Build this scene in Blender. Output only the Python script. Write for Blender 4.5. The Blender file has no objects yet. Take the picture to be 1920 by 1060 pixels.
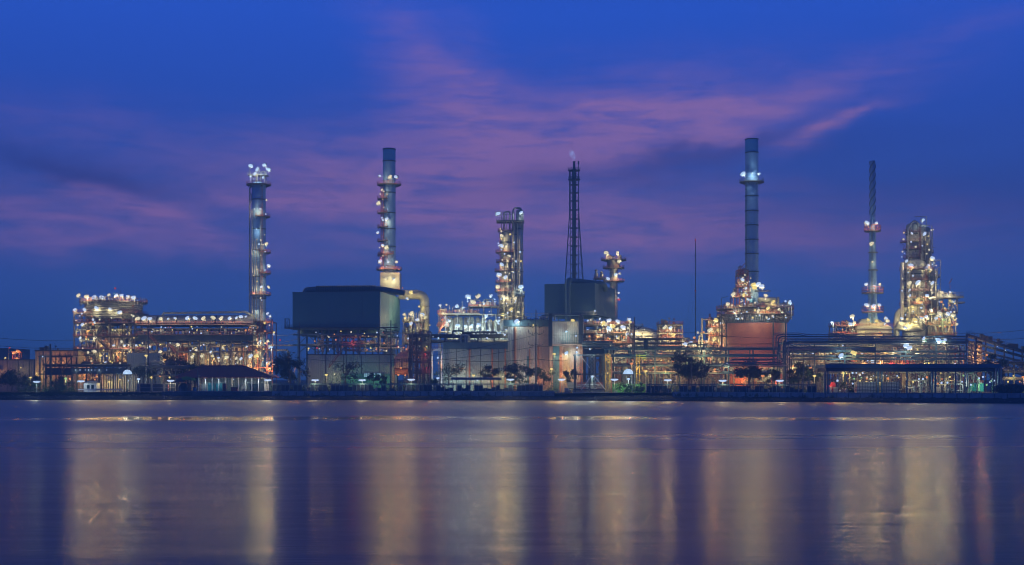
import bpy, math, random
from mathutils import Vector, Matrix

# ------------------------------------------------------------------ camera, world, exposure
scene = bpy.context.scene
COL = scene.collection
CAM_H, F, HZ = 8.0, 2400.0, 712.0       # camera height, focal length and horizon row (photo pixels)
cd = bpy.data.cameras.new("camera"); cam = bpy.data.objects.new("camera", cd); COL.objects.link(cam)
cam.location = (0, 0, CAM_H); cam.rotation_euler = (math.radians(90), 0, 0)
cd.sensor_width = 36; cd.lens = F / 1920 * 36
cd.shift_y = (HZ - 530) / 1920
cd.clip_start = 0.5; cd.clip_end = 30000
scene.camera = cam
scene.view_settings.view_transform = 'Standard'
scene.view_settings.look = 'None'
scene.view_settings.exposure = 0
scene.view_settings.gamma = 1
scene.cycles.use_denoising = True
scene.cycles.max_bounces = 5
scene.cycles.diffuse_bounces = 2
scene.cycles.glossy_bounces = 3
scene.cycles.transparent_max_bounces = 6
scene.cycles.sample_clamp_indirect = 3
scene.cycles.use_light_tree = True
scene.cycles.filter_width = 1.0

def lin(r, g, b):
    f = lambda c: (c/255/12.92) if c/255 <= 0.04045 else ((c/255+0.055)/1.055)**2.4
    return (f(r), f(g), f(b), 1)

SKY_S = 1.24
world = bpy.data.worlds.new("World"); scene.world = world; world.use_nodes = True
def build_world():
    nt = world.node_tree; N = nt.nodes; L = nt.links
    for n in list(N): N.remove(n)
    out = N.new('ShaderNodeOutputWorld'); bg = N.new('ShaderNodeBackground')
    L.new(bg.outputs[0], out.inputs[0])
    tc = N.new('ShaderNodeTexCoord'); sp = N.new('ShaderNodeSeparateXYZ'); L.new(tc.outputs['Generated'], sp.inputs[0])
    def m(op, a, b=None, c=None):
        n = N.new('ShaderNodeMath'); n.operation = op
        for i, v in enumerate((a, b, c)):
            if v is None: continue
            if isinstance(v, (int, float)): n.inputs[i].default_value = v
            else: L.new(v, n.inputs[i])
        return n.outputs[0]
    az = m('ARCTAN2', sp.outputs[0], sp.outputs[1])
    el = sp.outputs[2]
    # wind-torn warp so cloud banks get ragged filaments
    cv = N.new('ShaderNodeCombineXYZ'); L.new(az, cv.inputs[0]); L.new(el, cv.inputs[1])
    def noise(sx, sy, rot, detail, rough, dist=0.0, off=0.0):
        mp = N.new('ShaderNodeMapping'); mp.inputs['Scale'].default_value = (sx, sy, 1)
        mp.inputs['Rotation'].default_value = (0, 0, math.radians(rot)); mp.inputs['Location'].default_value = (off, off*.7, 0)
        L.new(cv.outputs[0], mp.inputs[0])
        n = N.new('ShaderNodeTexNoise'); n.inputs['Scale'].default_value = 1; n.inputs['Detail'].default_value = detail
        n.inputs['Roughness'].default_value = rough; n.inputs['Distortion'].default_value = dist
        L.new(mp.outputs[0], n.inputs['Vector']); return n.outputs[0]
    w1 = noise(9, 16, 0, 4, .55, 0, 3.1); w2 = noise(9, 16, 0, 4, .55, 0, 9.7)
    uu = m('ADD', az, m('MULTIPLY', m('SUBTRACT', w1, .5), .10))
    vv = m('ADD', el, m('MULTIPLY', m('SUBTRACT', w2, .5), .05))
    def blob(cx, cy, rx, ry, ang, s):
        cu = math.atan((cx-960)/F); t = (HZ-cy)/F; cvv = t/math.sqrt(1+t*t)
        a = math.radians(ang); ca, sa = math.cos(a), math.sin(a)
        du = m('SUBTRACT', uu, cu); dv = m('SUBTRACT', vv, cvv)
        p = m('MULTIPLY', m('ADD', m('MULTIPLY', du, ca), m('MULTIPLY', dv, sa)), F/rx)
        q = m('MULTIPLY', m('ADD', m('MULTIPLY', du, -sa), m('MULTIPLY', dv, ca)), F/ry)
        r2 = m('ADD', m('MULTIPLY', p, p), m('MULTIPLY', q, q))
        return m('MULTIPLY', m('EXPONENT', m('MULTIPLY', r2, -1.0)), s)
    def total(lst):
        acc = None
        for b in lst:
            o = blob(*b); acc = o if acc is None else m('ADD', acc, o)
        return acc
    pink = total([(1010,262,360,80,8,.72),(860,190,120,70,-30,.45),(800,80,120,70,-35,.22),(1310,228,230,42,12,.60),(1555,258,85,20,16,.85),(1620,240,60,12,16,.4),
                  (880,378,520,58,-4,.66),(1010,310,220,26,6,.35),(560,385,230,30,-4,.26),(240,396,130,26,-12,.6),(60,425,190,44,-6,.5),(290,425,120,18,-22,.35),(300,262,420,40,-4,.18),
                  (1250,430,480,56,0,.36),(640,470,480,30,0,.22),(1500,190,240,40,16,.22),(200,470,260,26,0,.2),(1860,78,110,16,10,.09),(1450,470,400,40,0,.16)])
    dark = total([(90,318,190,34,-14,.40),(210,358,120,16,-14,.28),(1230,312,260,22,9,.32),(1380,275,160,14,14,.3),(1700,400,420,80,0,.25),(560,520,500,40,0,.15),(1560,300,220,22,8,.22)])
    fil = noise(7, 70, 8, 8, .62, .4, 1.3)
    rag = noise(20, 80, 12, 9, .62, .5, 5.2)
    ff = m('ADD', m('MULTIPLY', fil, .85), m('MULTIPLY', rag, .80))
    pm = m('MULTIPLY', pink, m('SUBTRACT', m('MULTIPLY', ff, 2.9), 1.42))
    mr = N.new('ShaderNodeMapRange'); L.new(pm, mr.inputs[0]); mr.inputs[1].default_value = .0; mr.inputs[2].default_value = 1.0
    rmp = N.new('ShaderNodeValToRGB'); L.new(el, rmp.inputs[0])
    cr = rmp.color_ramp
    stops = [(0.0,(33,66,128)),(.035,(40,77,148)),(.075,(52,86,167)),(.13,(52,83,170)),(.2,(43,80,180)),(.275,(41,85,196)),(.4,(33,68,165)),(.65,(26,52,125)),(1.0,(18,38,95))]
    while len(cr.elements) < len(stops): cr.elements.new(.5)
    for e, (p, c) in zip(cr.elements, stops): e.position = p; e.color = lin(*c)
    mx = N.new('ShaderNodeMix'); mx.data_type = 'RGBA'
    L.new(mr.outputs[0], mx.inputs[0]); L.new(rmp.outputs[0], mx.inputs[6]); mx.inputs[7].default_value = lin(136, 106, 172)
    md = N.new('ShaderNodeMix'); md.data_type = 'RGBA'
    dm = m('MULTIPLY', dark, m('SUBTRACT', m('MULTIPLY', ff, 1.5), .3))
    L.new(dm, md.inputs[0]); L.new(mx.outputs[2], md.inputs[6]); md.inputs[7].default_value = lin(40, 52, 125)
    L.new(md.outputs[2], bg.inputs[0]); bg.inputs[1].default_value = SKY_S
build_world()

# ------------------------------------------------------------------ helpers
def X(px, Y): return (px-960)*Y/F
def Z(py, Y): return CAM_H-(py-HZ)*Y/F
def W(px, py, Y): return Vector((X(px, Y), Y, Z(py, Y)))
GZ = 3.0                                   # ground level of the plant above the river

class MB:
    def __init__(s): s.v = []; s.f = []; s.mi = []; s.cur = 0; s.marks = []
    def mark(s, name): s.marks.append((len(s.v), len(s.f), name))
    def mat(s, i): s.cur = i; return s
    def _add(s, vs, fs):
        o = len(s.v); s.v.extend(vs)
        for f in fs: s.f.append(tuple(o+i for i in f)); s.mi.append(s.cur)
    def box(s, c, d, rot=0.0, tilt=None):
        cx, cy, cz = c; hx, hy, hz = d[0]/2, d[1]/2, d[2]/2
        ca, sa = math.cos(rot), math.sin(rot); vs = []
        for z in (-hz, hz):
            for x, y in ((-hx,-hy),(hx,-hy),(hx,hy),(-hx,hy)):
                p = Vector((x, y, z))
                if tilt: p = tilt @ p
                vs.append((cx+p.x*ca-p.y*sa, cy+p.x*sa+p.y*ca, cz+p.z))
        s._add(vs, [(3,2,1,0),(4,5,6,7),(0,1,5,4),(1,2,6,5),(2,3,7,6),(3,0,4,7)]); return s
    def span(s, x0, x1, y0, y1, z0, z1):
        return s.box(((x0+x1)/2,(y0+y1)/2,(z0+z1)/2),(abs(x1-x0),abs(y1-y0),abs(z1-z0)))
    def beam(s, a, b, w, h=None):
        a, b = Vector(a), Vector(b); t = b-a
        if t.length < 1e-6: return s
        t.normalize(); up = Vector((0,0,1)) if abs(t.z) < .95 else Vector((0,1,0))
        u = t.cross(up).normalized(); v = u.cross(t).normalized(); h = h or w
        vs = []
        for p in (a, b):
            for i, j in ((-1,-1),(1,-1),(1,1),(-1,1)): vs.append(tuple(p+u*(i*w/2)+v*(j*h/2)))
        s._add(vs, [(3,2,1,0),(4,5,6,7),(0,1,5,4),(1,2,6,5),(2,3,7,6),(3,0,4,7)]); return s
    def tube(s, pts, r, n=8, caps=True):
        pts = [Vector(p) for p in pts]; k = len(pts); rings = []
        if k < 2: return s
        T = []
        for i in range(k):
            d = (pts[min(i+1,k-1)]-pts[max(i-1,0)])
            T.append(d.normalized() if d.length > 1e-9 else Vector((0,0,1)))
        ref = Vector((0,0,1)) if abs(T[0].z) < .9 else Vector((1,0,0))
        u = T[0].cross(ref).normalized(); vs = []
        for i in range(k):
            u = (u-T[i]*u.dot(T[i])); u = u.normalized() if u.length > 1e-6 else T[i].orthogonal().normalized()
            v = T[i].cross(u); rr = r[i] if isinstance(r, (list, tuple)) else r
            for j in range(n):
                a = 2*math.pi*j/n; vs.append(tuple(pts[i]+u*(math.cos(a)*rr)+v*(math.sin(a)*rr)))
        fs = []
        for i in range(k-1):
            for j in range(n):
                j2 = (j+1) % n; fs.append((i*n+j, i*n+j2, (i+1)*n+j2, (i+1)*n+j))
        if caps: fs.append(tuple(range(n-1,-1,-1))); fs.append(tuple((k-1)*n+j for j in range(n)))
        s._add(vs, fs); return s
    def cyl(s, c, r, z0, z1, n=16): return s.lathe(c[0], c[1], [(r, z0), (r, z1)], n)
    def lathe(s, cx, cy, prof, n=16, caps=True):
        vs = []; k = len(prof)
        for r, z in prof:
            for j in range(n):
                a = 2*math.pi*j/n; vs.append((cx+r*math.cos(a), cy+r*math.sin(a), z))
        fs = []
        for i in range(k-1):
            for j in range(n):
                j2 = (j+1) % n; fs.append((i*n+j, i*n+j2, (i+1)*n+j2, (i+1)*n+j))
        if caps: fs.append(tuple(range(n-1,-1,-1))); fs.append(tuple((k-1)*n+j for j in range(n)))
        s._add(vs, fs); return s
    def arcslab(s, cx, cy, r0, r1, z0, z1, a0, a1, n=14):
        vs = []; fs = []
        for i in range(n+1):
            a = a0+(a1-a0)*i/n; c, q = math.cos(a), math.sin(a)
            vs += [(cx+r0*c,cy+r0*q,z0),(cx+r1*c,cy+r1*q,z0),(cx+r1*c,cy+r1*q,z1),(cx+r0*c,cy+r0*q,z1)]
        for i in range(n):
            o = 4*i
            for j in range(4):
                j2 = (j+1) % 4; fs.append((o+j, o+4+j, o+4+j2, o+j2))
        fs += [(0,1,2,3), (4*n+3,4*n+2,4*n+1,4*n)]
        s._add(vs, fs); return s
    def rail(s, pts, h=1.15, step=1.6, r=.06):
        pts = [Vector(p) for p in pts]
        for a, b in zip(pts, pts[1:]):
            for k in (1.0, .52): s.beam(a+Vector((0,0,h*k)), b+Vector((0,0,h*k)), r*1.5)
            s.beam(a+Vector((0,0,.1)), b+Vector((0,0,.1)), r*.8, .2)
            n = max(1, int((b-a).length/step))
            for i in range(n):
                p = a.lerp(b, i/n); s.beam(p, p+Vector((0,0,h)), r*1.4)
        return s
    def ladder(s, x, y, z0, z1, w=.5):
        for q in (-w/2, w/2): s.beam((x+q,y,z0),(x+q,y,z1),.09)
        z = z0+.4
        while z < z1: s.beam((x-w/2,y,z),(x+w/2,y,z),.05); z += .6
        z = z0+2.4
        while z < z1:                      # safety hoops
            s.arcslab(x, y, .42, .5, z, z+.1, math.radians(180), math.radians(360), 6); z += 1.6
        return s
    def quad(s, a, b, c, d): s._add([tuple(a),tuple(b),tuple(c),tuple(d)], [(0,1,2,3)]); return s
    def build(s, name, mats, parent=None, smooth=False, loc=None):
        me = bpy.data.meshes.new(name)
        base = root_loc(parent) if parent is not None else Vector(loc or (0,0,0))
        bx, by, bz = base
        me.from_pydata([(x-bx,y-by,z-bz) for x,y,z in s.v], [], s.f)
        if not isinstance(mats, (list, tuple)): mats = [mats]
        for mm in mats: me.materials.append(mm)
        if len(mats) > 1: me.polygons.foreach_set('material_index', s.mi)
        if smooth:
            me.polygons.foreach_set('use_smooth', [True]*len(me.polygons))
            try: me.set_sharp_from_angle(angle=math.radians(38))
            except Exception: pass
        me.update()
        o = bpy.data.objects.new(name, me); COL.objects.link(o)
        if parent is not None: o.parent = parent
        else: o.location = base
        return o

def build_pieces(b, mats, parent, keep=36, rest='pipework'):
    """each run of pipe, vessel or machine collected in b becomes a part of its own; the smallest are left as one mass"""
    if not isinstance(mats, (list, tuple)): mats = [mats]
    ends = [(m[0], m[1]) for m in b.marks[1:]]+[(len(b.v), len(b.f))]; P = []
    for (v0, f0, nm), (v1, f1) in zip(b.marks, ends):
        vs = b.v[v0:v1]
        if not vs: continue
        ext = [max(p[i] for p in vs)-min(p[i] for p in vs) for i in range(3)]
        P.append((ext[0]*ext[2]+.02*sum(ext), nm, vs, [tuple(i-v0 for i in f) for f in b.f[f0:f1]]))
    P.sort(key=lambda q: -q[0])
    for j, (_, nm, vs, fs) in enumerate(P[:keep]):
        q = MB(); q._add(vs, fs); q.build(nm, mats[j % len(mats)], parent, True)
    if P[keep:]:
        q = MB()
        for _, nm, vs, fs in P[keep:]: q._add(vs, fs)
        tag(q.build(rest, mats[0], parent, True), kind='stuff')
def root_loc(o):
    v = Vector(o.location)
    while o.parent is not None: o = o.parent; v += Vector(o.location)
    return v
def fillet(pts, rad, k=4):
    pts = [Vector(p) for p in pts]; out = [pts[0]]
    for a, b, c in zip(pts, pts[1:], pts[2:]):
        d1 = (a-b); d2 = (c-b); q = min(rad, d1.length*.48, d2.length*.48)
        p, r = b+d1.normalized()*q, b+d2.normalized()*q
        for i in range(k+1):
            t = i/k; out.append(p*(1-t)**2+b*(2*t*(1-t))+r*t*t)
    out.append(pts[-1]); return out
def tag(o, label=None, cat=None, group=None, kind=None):
    if label: o['label'] = label
    if cat: o['category'] = cat
    if group: o['group'] = group
    if kind: o['kind'] = kind
    return o
def thing(name, label, cat, loc, group=None):
    o = bpy.data.objects.new(name, None); COL.objects.link(o); o.location = loc; o.empty_display_size = 1
    return tag(o, label, cat, group)
KIDS = {}
def copy_tree(o, parent=None):
    c = o.copy(); COL.objects.link(c)
    if parent is not None: c.parent = parent
    for ch in list(o.children): copy_tree(ch, c)
    return c

# ------------------------------------------------------------------ materials (all procedural)
def material(name, col, rough=.6, metal=0.0, col2=None, scale=.35, amt=.6, bump=0.0, streak=False, spec=.5):
    mt = bpy.data.materials.new(name); mt.use_nodes = True
    nt = mt.node_tree; N = nt.nodes; L = nt.links; b = N['Principled BSDF']
    b.inputs['Roughness'].default_value = rough; b.inputs['Metallic'].default_value = metal
    b.inputs['Specular IOR Level'].default_value = spec
    col2 = col2 or tuple(c*.62 for c in col)
    tc = N.new('ShaderNodeTexCoord'); mp = N.new('ShaderNodeMapping'); L.new(tc.outputs['Object'], mp.inputs[0])
    mp.inputs['Scale'].default_value = (1, 1, .22 if streak else 1)
    n1 = N.new('ShaderNodeTexNoise'); n1.inputs['Scale'].default_value = scale; n1.inputs['Detail'].default_value = 6; n1.inputs['Roughness'].default_value = .62
    L.new(mp.outputs[0], n1.inputs['Vector'])
    r = N.new('ShaderNodeMapRange'); L.new(n1.outputs[0], r.inputs[0]); r.inputs[1].default_value = .38; r.inputs[2].default_value = .66; r.inputs[4].default_value = amt
    mx = N.new('ShaderNodeMix'); mx.data_type = 'RGBA'; L.new(r.outputs[0], mx.inputs[0])
    mx.inputs[6].default_value = (*col, 1); mx.inputs[7].default_value = (*col2, 1)
    L.new(mx.outputs[2], b.inputs['Base Color'])
    if bump:
        bp = N.new('ShaderNodeBump'); bp.inputs['Strength'].default_value = bump; bp.inputs['Distance'].default_value = .1
        n2 = N.new('ShaderNodeTexNoise'); n2.inputs['Scale'].default_value = scale*5; n2.inputs['Detail'].default_value = 4
        L.new(tc.outputs['Object'], n2.inputs['Vector']); L.new(n2.outputs[0], bp.inputs['Height']); L.new(bp.outputs[0], b.inputs['Normal'])
    return mt
def cladding(name, col, col2, axis='X', pitch=1.2, depth=.12, rough=.55, metal=0.0):
    mt = material(name, col, rough, metal, col2, .12, .7, 0, True)
    nt = mt.node_tree; N = nt.nodes; L = nt.links; b = N['Principled BSDF']
    tc = N.new('ShaderNodeTexCoord'); wv = N.new('ShaderNodeTexWave'); wv.bands_direction = axis
    wv.inputs['Scale'].default_value = .314/pitch*1.0
    L.new(tc.outputs['Object'], wv.inputs['Vector'])
    bp = N.new('ShaderNodeBump'); bp.inputs['Strength'].default_value = .8; bp.inputs['Distance'].default_value = depth
    L.new(wv.outputs['Fac'], bp.inputs['Height']); L.new(bp.outputs[0], b.inputs['Normal'])
    return mt
def emitter(name, col, s):
    mt = bpy.data.materials.new(name); mt.use_nodes = True; b = mt.node_tree.nodes['Principled BSDF']
    b.inputs['Base Color'].default_value = (.01,.01,.01,1); b.inputs['Specular IOR Level'].default_value = 0; b.inputs['Emission Color'].default_value = col; b.inputs['Emission Strength'].default_value = s
    mt.cycles.emission_sampling = 'NONE'
    return mt
M = {}
M['steel'] = material('dark_steel', (.07,.085,.11), .6, .2, (.035,.045,.06))
M['rack'] = material('blue_grey_steel', (.10,.20,.27), .55, .1, (.06,.12,.17))
M['frame'] = material('weathered_steel', (.12,.10,.10), .6, .2, (.06,.05,.055))
M['galv'] = material('galvanised_steel', (.34,.36,.38), .5, .4, (.2,.21,.23))
M['red'] = material('red_oxide_steel', (.36,.10,.08), .6, 0, (.18,.055,.045))
M['orange'] = material('orange_steel', (.46,.20,.10), .6, 0, (.26,.11,.06))
M['yellow'] = material('yellow_steel', (.55,.42,.07), .6, 0, (.3,.22,.05))
M['alu'] = material('aluminium_cladding', (.5,.5,.48), .42, .55, (.3,.3,.29), .25, .7, .05, True)
M['alu2'] = material('dull_aluminium_cladding', (.38,.38,.36), .5, .4, (.2,.2,.19), .3, .8, .05, True)
M['stack'] = material('veil_blue_shell', (.27,.46,.76), .55, .05, (.18,.33,.58), .16, .9, .05, True)  # grey shell with the blue veil mixed into its colour
M['cap'] = material('veil_blue_cap', (.10,.32,.70), .6, 0, (.08,.25,.56), .3, .8)  # soot-dark cap, the blue veil mixed into its colour too
M['cream'] = material('cream_shell', (.46,.48,.43), .5, .1, (.28,.29,.26), .2, .7, .03, True)
M['pipe'] = material('pipe_lagging', (.42,.42,.40), .5, .3, (.22,.22,.21), .5)
M['pipedark'] = material('dark_pipe', (.13,.18,.24), .5, .2, (.07,.10,.14), .5)
M['deck'] = material('grating_deck', (.14,.14,.15), .7, .2, (.07,.07,.08))
M['acc'] = material('blue_grey_windwall', (.085,.22,.26), .6, 0, (.07,.19,.225), .08, .6, 0, True)
M['acc2'] = material('grey_windwall', (.085,.16,.21), .6, 0, (.07,.135,.18), .08, .6, 0, True)
M['hall'] = cladding('grey_green_cladding', (.34,.46,.44), (.26,.36,.35), 'X', .8, .06)
M['hall2'] = cladding('pale_cladding', (.46,.45,.42), (.36,.35,.33), 'X', .8, .06)
M['peach'] = cladding('sodium_tinted_cladding', (.50,.38,.31), (.40,.30,.24), 'X', .8, .06)  # warm sodium light on the walls is mixed into this colour
M['ochre'] = cladding('ochre_cladding', (.45,.34,.20), (.34,.26,.15), 'X', 1.4, .12)
M['shed'] = cladding('weathered_shed_cladding', (.30,.29,.28), (.22,.21,.2), 'X', 1.2, .1)
M['tank'] = cladding('orange_tank_shell', (.62,.22,.12), (.54,.185,.105), 'Z', 2.4, .04, .5)
M['tankpale'] = material('pale_tank_shell', (.5,.5,.45), .5, .1, (.38,.38,.34), .1, .6, .02, True)
M['conc'] = material('concrete', (.42,.50,.54), .85, 0, (.22,.26,.29), .25, .8, .3)
M['concdark'] = material('wet_stained_concrete', (.15,.17,.2), .8, 0, (.07,.08,.1), .2, .9, .3)
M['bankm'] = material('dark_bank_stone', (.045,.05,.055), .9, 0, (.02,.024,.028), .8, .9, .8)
M['groundm'] = material('plant_ground', (.12,.115,.11), .9, 0, (.07,.068,.065), .08, .8, .2)
M['roofred'] = material('maroon_roof_tiles', (.36,.09,.085), .7, 0, (.24,.065,.065), .4, .8, .2)
M['white'] = material('white_paint', (.7,.72,.74), .5, 0, (.5,.52,.55), .4, .6)
M['turq'] = material('turquoise_panel', (.06,.36,.42), .45, 0, (.04,.25,.32), .3)
M['green'] = material('green_canvas', (.10,.28,.05), .8, 0, (.06,.16,.035), .4)
M['navy'] = material('navy_canvas', (.03,.05,.10), .8, 0, (.02,.03,.06), .4)
M['bluer'] = material('blue_roof_sheet', (.05,.13,.30), .5, .1, (.03,.08,.2), .3)
M['louvre'] = cladding('louvre_panel', (.36,.38,.36), (.27,.29,.28), 'Z', .5, .1)
M['leaf'] = material('leaf_dark', (.055,.095,.06), .6, 0, (.02,.04,.02), .9, .9)
M['leaf2'] = material('leaf_bright', (.07,.13,.03), .6, 0, (.035,.07,.02), .9, .9)
M['bark'] = material('bark', (.14,.11,.09), .9, 0, (.07,.055,.045), 1.2, .8, .5)
M['insul'] = material('porcelain', (.25,.2,.18), .3)
M['bluep'] = material('blue_vessel_paint', (.08,.25,.48), .4, 0, (.05,.16,.32), .3)
M['glass'] = material('dark_glass', (.03,.05,.06), .1)
M['wire'] = material('cable', (.03,.035,.045), .6)
EW = emitter('lamp_white', lin(188, 210, 246), 1.4)
EW2 = emitter('lamp_warm_white', lin(228, 218, 184), 1.35)
EC = emitter('lamp_cool_white', lin(180, 210, 246), 1.4)
EY = emitter('lamp_yellow', lin(238, 214, 128), 1.4)
EO = emitter('lamp_orange', lin(240, 150, 86), 1.2)
ER = emitter('lamp_red', lin(235, 60, 60), .9)
EG = emitter('lamp_green', lin(170, 235, 160), 1.0)
M['winlit'] = emitter('lit_window', lin(150, 200, 225), .9)
LAMPK = {'w': (EW, (1.0,.82,.42)), 'v': (EW2, (1.0,.78,.35)), 'c': (EC, (.82,1.0,.92)), 'y': (EY, (1.0,.72,.22)), 'o': (EO, (1.0,.44,.13)), 'r': (ER, (1.0,.08,.05)), 'g': (EG, (.35,1.0,.35))}

# ------------------------------------------------------------------ floodlights (part of what they are bolted to)
LAMP_MESH = {}
def lamp_mesh(k, shape):
    key = (k, shape)
    if key in LAMP_MESH: return LAMP_MESH[key]
    b = MB()
    if shape == 'flood':
        b.mat(0); b.box((0,.32,.06),(1.35,.5,.95)); b.beam((-.75,.3,-.5),(.75,.3,-.5),.1); b.beam((0,.45,-.5),(0,.45,-1.1),.12)
        b.mat(1); n = 10; vs = []; rings = 4
        for i in range(rings):
            t = i/(rings-1)*math.pi/2*.96; 
            for j in range(n):
                a = 2*math.pi*j/n; vs.append((.82*math.cos(a)*math.cos(t), .06-.42*math.sin(t), .05+.47*math.sin(a)*math.cos(t)))
        fs = [(i*n+j, i*n+(j+1)%n, (i+1)*n+(j+1)%n, (i+1)*n+j) for i in range(rings-1) for j in range(n)]
        fs.append(tuple((rings-1)*n+j for j in range(n))); b._add(vs, fs)
    elif shape == 'bulk':                   # small bulkhead light
        b.mat(0); b.box((0,.2,.05),(.55,.3,.55)); b.mat(1); b.lathe(0,-.05,[(.05,-.36),(.28,-.22),(.36,0),(.28,.22),(.05,.34)],8)
    me_o = b.build('floodlight', [M['galv'], LAMPK[k][0]], None, True)
    me = me_o.data; COL.objects.unlink(me_o); bpy.data.objects.remove(me_o)
    LAMP_MESH[key] = me; return me
LIGHTS = {}
LSCALE = 3.5
def light_data(k, p, rad):
    key = (k, round(p), round(rad, 2))
    if key not in LIGHTS:
        l = bpy.data.lights.new('lamp_light', 'POINT'); l.energy = p*LSCALE; l.color = LAMPK[k][1]; l.shadow_soft_size = rad
        LIGHTS[key] = l
    return LIGHTS[key]
NL = 0
rl = random.Random(5)
def flood(t, p, k='w', power=90, shape='flood', size=1.0, name='floodlight', light=True, off=(0,-1.0,-.75)):
    """a floodlight fixed to the thing t at world point p, with its own lamp"""
    global NL
    if k == 'w' and rl.random() < .3: k = 'v'
    power *= rl.choice([.55,.8,1.0,1.15,1.4])
    base = root_loc(t)
    o = bpy.data.objects.new(name, lamp_mesh(k, shape)); COL.objects.link(o); o.parent = t
    o.location = Vector(p)-base; s = size*(1.15*rl.choice([.65,.8,.95,1.05,1.2,1.35]) if shape == 'flood' else 1.1*rl.uniform(.7,1.2)); o.scale = (s, s, s)
    o.rotation_euler = (math.radians(rl.uniform(-8,18)), math.radians(rl.choice([-38,-30,-20,-8,10,24])+rl.uniform(-6,6)), math.radians(rl.uniform(-42,42)))
    if light:
        l = bpy.data.objects.new('lamp_light', light_data(k, power, .45)); COL.objects.link(l); l.parent = t
        l.location = Vector(p)-base+Vector(off)*size; NL += 1
    return o
def floods(t, lst, Y, k='w', power=90, **kw):
    for e in lst:
        flood(t, W(e[0], e[1], e[3] if len(e) > 3 and e[3] else Y), e[2] if len(e) > 2 and e[2] else k, power, **kw)

def sparkle(t, px0, px1, py0, py1, Y, n, rng, mix='wvvyyo', s=(.5,.95)):
    """small bulkhead lights dotted over a frame"""
    for _ in range(n):
        flood(t, W(rng.uniform(px0,px1), rng.uniform(py0,py1), Y+rng.uniform(-.6,.6)), rng.choice(mix), 0, 'bulk', rng.uniform(*s)*(2.1 if s[1] < .65 else 1.45), 'bulkhead_light', False)
# ------------------------------------------------------------------ generators for plant steelwork
def frame_mb(b, xs, ys, zs, w=.45, brace=0.0, rng=None, wb=None):
    wb = wb or w*.8
    for x in xs:
        for y in ys: b.beam((x,y,zs[0]),(x,y,zs[-1]),w)
    for z in zs[1:]:
        for y in ys: b.beam((xs[0],y,z),(xs[-1],y,z),wb,wb*1.3)
        for x in xs: b.beam((x,ys[0],z),(x,ys[-1],z),wb,wb*1.3)
    if brace and rng:
        for z0, z1 in zip(zs, zs[1:]):
            for x0, x1 in zip(xs, xs[1:]):
                if rng.random() < brace:
                    a, c = ((x0,ys[0],z0),(x1,ys[0],z1)) if rng.random() < .5 else ((x1,ys[0],z0),(x0,ys[0],z1))
                    b.beam(a, c, wb*.75)
                    if rng.random() < .4: b.beam((a[0],a[1],c[2]),(c[0],c[1],a[2]), wb*.75)
    return b
def lspan(a, b, n): return [a+(b-a)*i/n for i in range(n+1)]
def pipe_clutter(b, x0, x1, y0, y1, z0, z1, n, rng, r=(.12,.32)):
    for _ in range(n):
        b.mark('pipe'); rr = rng.uniform(*r); x = rng.uniform(x0,x1); y = rng.uniform(y0,y1); za, zb = sorted((rng.uniform(z0,z1), rng.uniform(z0,z1)))
        if zb-za < .8: zb = min(z1, za+1.5)
        m = rng.random(); x2 = min(x1, max(x0, x+rng.uniform(-.4,.4)*(x1-x0)))
        if m < .4: pts = [(x,y,za),(x,y,zb),(x2,y,zb)]
        elif m < .62: pts = [(x,y,z0),(x,y,zb),(x2,y,zb),(x2,y,z0)]
        elif m < .85: pts = [(x,y,za),(x2,y,za)] if abs(x2-x) > 1 else [(x,y,za),(x+1.2,y,za)]
        else: pts = [(x,y,za),(x,y,zb)]
        b.tube(fillet(pts, rr*3, 3), rr, 6)
        if rng.random() < .5:              # valve wheel and flange
            b.lathe(x, y, [(rr*1.8,za),(rr*1.8,za+.25)], 8); b.box((x, y-.4, za+.3), (.5,.12,.5))
    return b
def equip_clutter(b, x0, x1, y0, y1, z0, n, rng, hmax=3.0):
    for _ in range(n):
        x = rng.uniform(x0,x1); y = rng.uniform(y0,y1); m = rng.random(); h = rng.uniform(.35,1)*hmax; b.mark('control_box' if m < .35 else 'vessel' if m < .6 else 'pump' if m < .8 else 'valve')
        if m < .35: b.box((x,y,z0+h/2),(rng.uniform(.6,1.8),rng.uniform(.6,1.4),h))
        elif m < .6:
            r = rng.uniform(.35,.9); b.lathe(x,y,[(r*.3,z0),(r,z0+.15),(r,z0+h*.8),(r*.6,z0+h*.95),(r*.12,z0+h)],10)
        elif m < .8:
            L = rng.uniform(1.2,3.2); r = rng.uniform(.3,.7)
            b.tube([(x-L/2,y,z0+h*.6),(x-L/2+.2,y,z0+h*.6),(x+L/2-.2,y,z0+h*.6),(x+L/2,y,z0+h*.6)],[r*.4,r,r,r*.4],10)
            b.box((x-L/4,y,z0+h*.25),(.3,.8,h*.5)); b.box((x+L/4,y,z0+h*.25),(.3,.8,h*.5))
        else:
            b.beam((x,y,z0),(x,y,z0+h*1.3),.16); b.box((x,y,z0+h*1.3),(.9,.2,.5))
    return b
def stair_mb(b, a, c, w=.9):
    a, c = Vector(a), Vector(c); d = (c-a); n = max(3, int(abs(d.z)/.45)); s = Vector((0,1,0))
    for q in (-w/2, w/2):
        b.beam(a+s*q, c+s*q, .14, .3); b.beam(a+s*q+Vector((0,0,1.1)), c+s*q+Vector((0,0,1.1)), .1)
        for i in range(0, n+1, 3): p = a+d*(i/n)+s*q; b.beam(p, p+Vector((0,0,1.1)), .07)
    for i in range(n): p = a+d*((i+.5)/n); b.box(p, (abs(d.x)/n+.05, w, .07))
    return b
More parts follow.
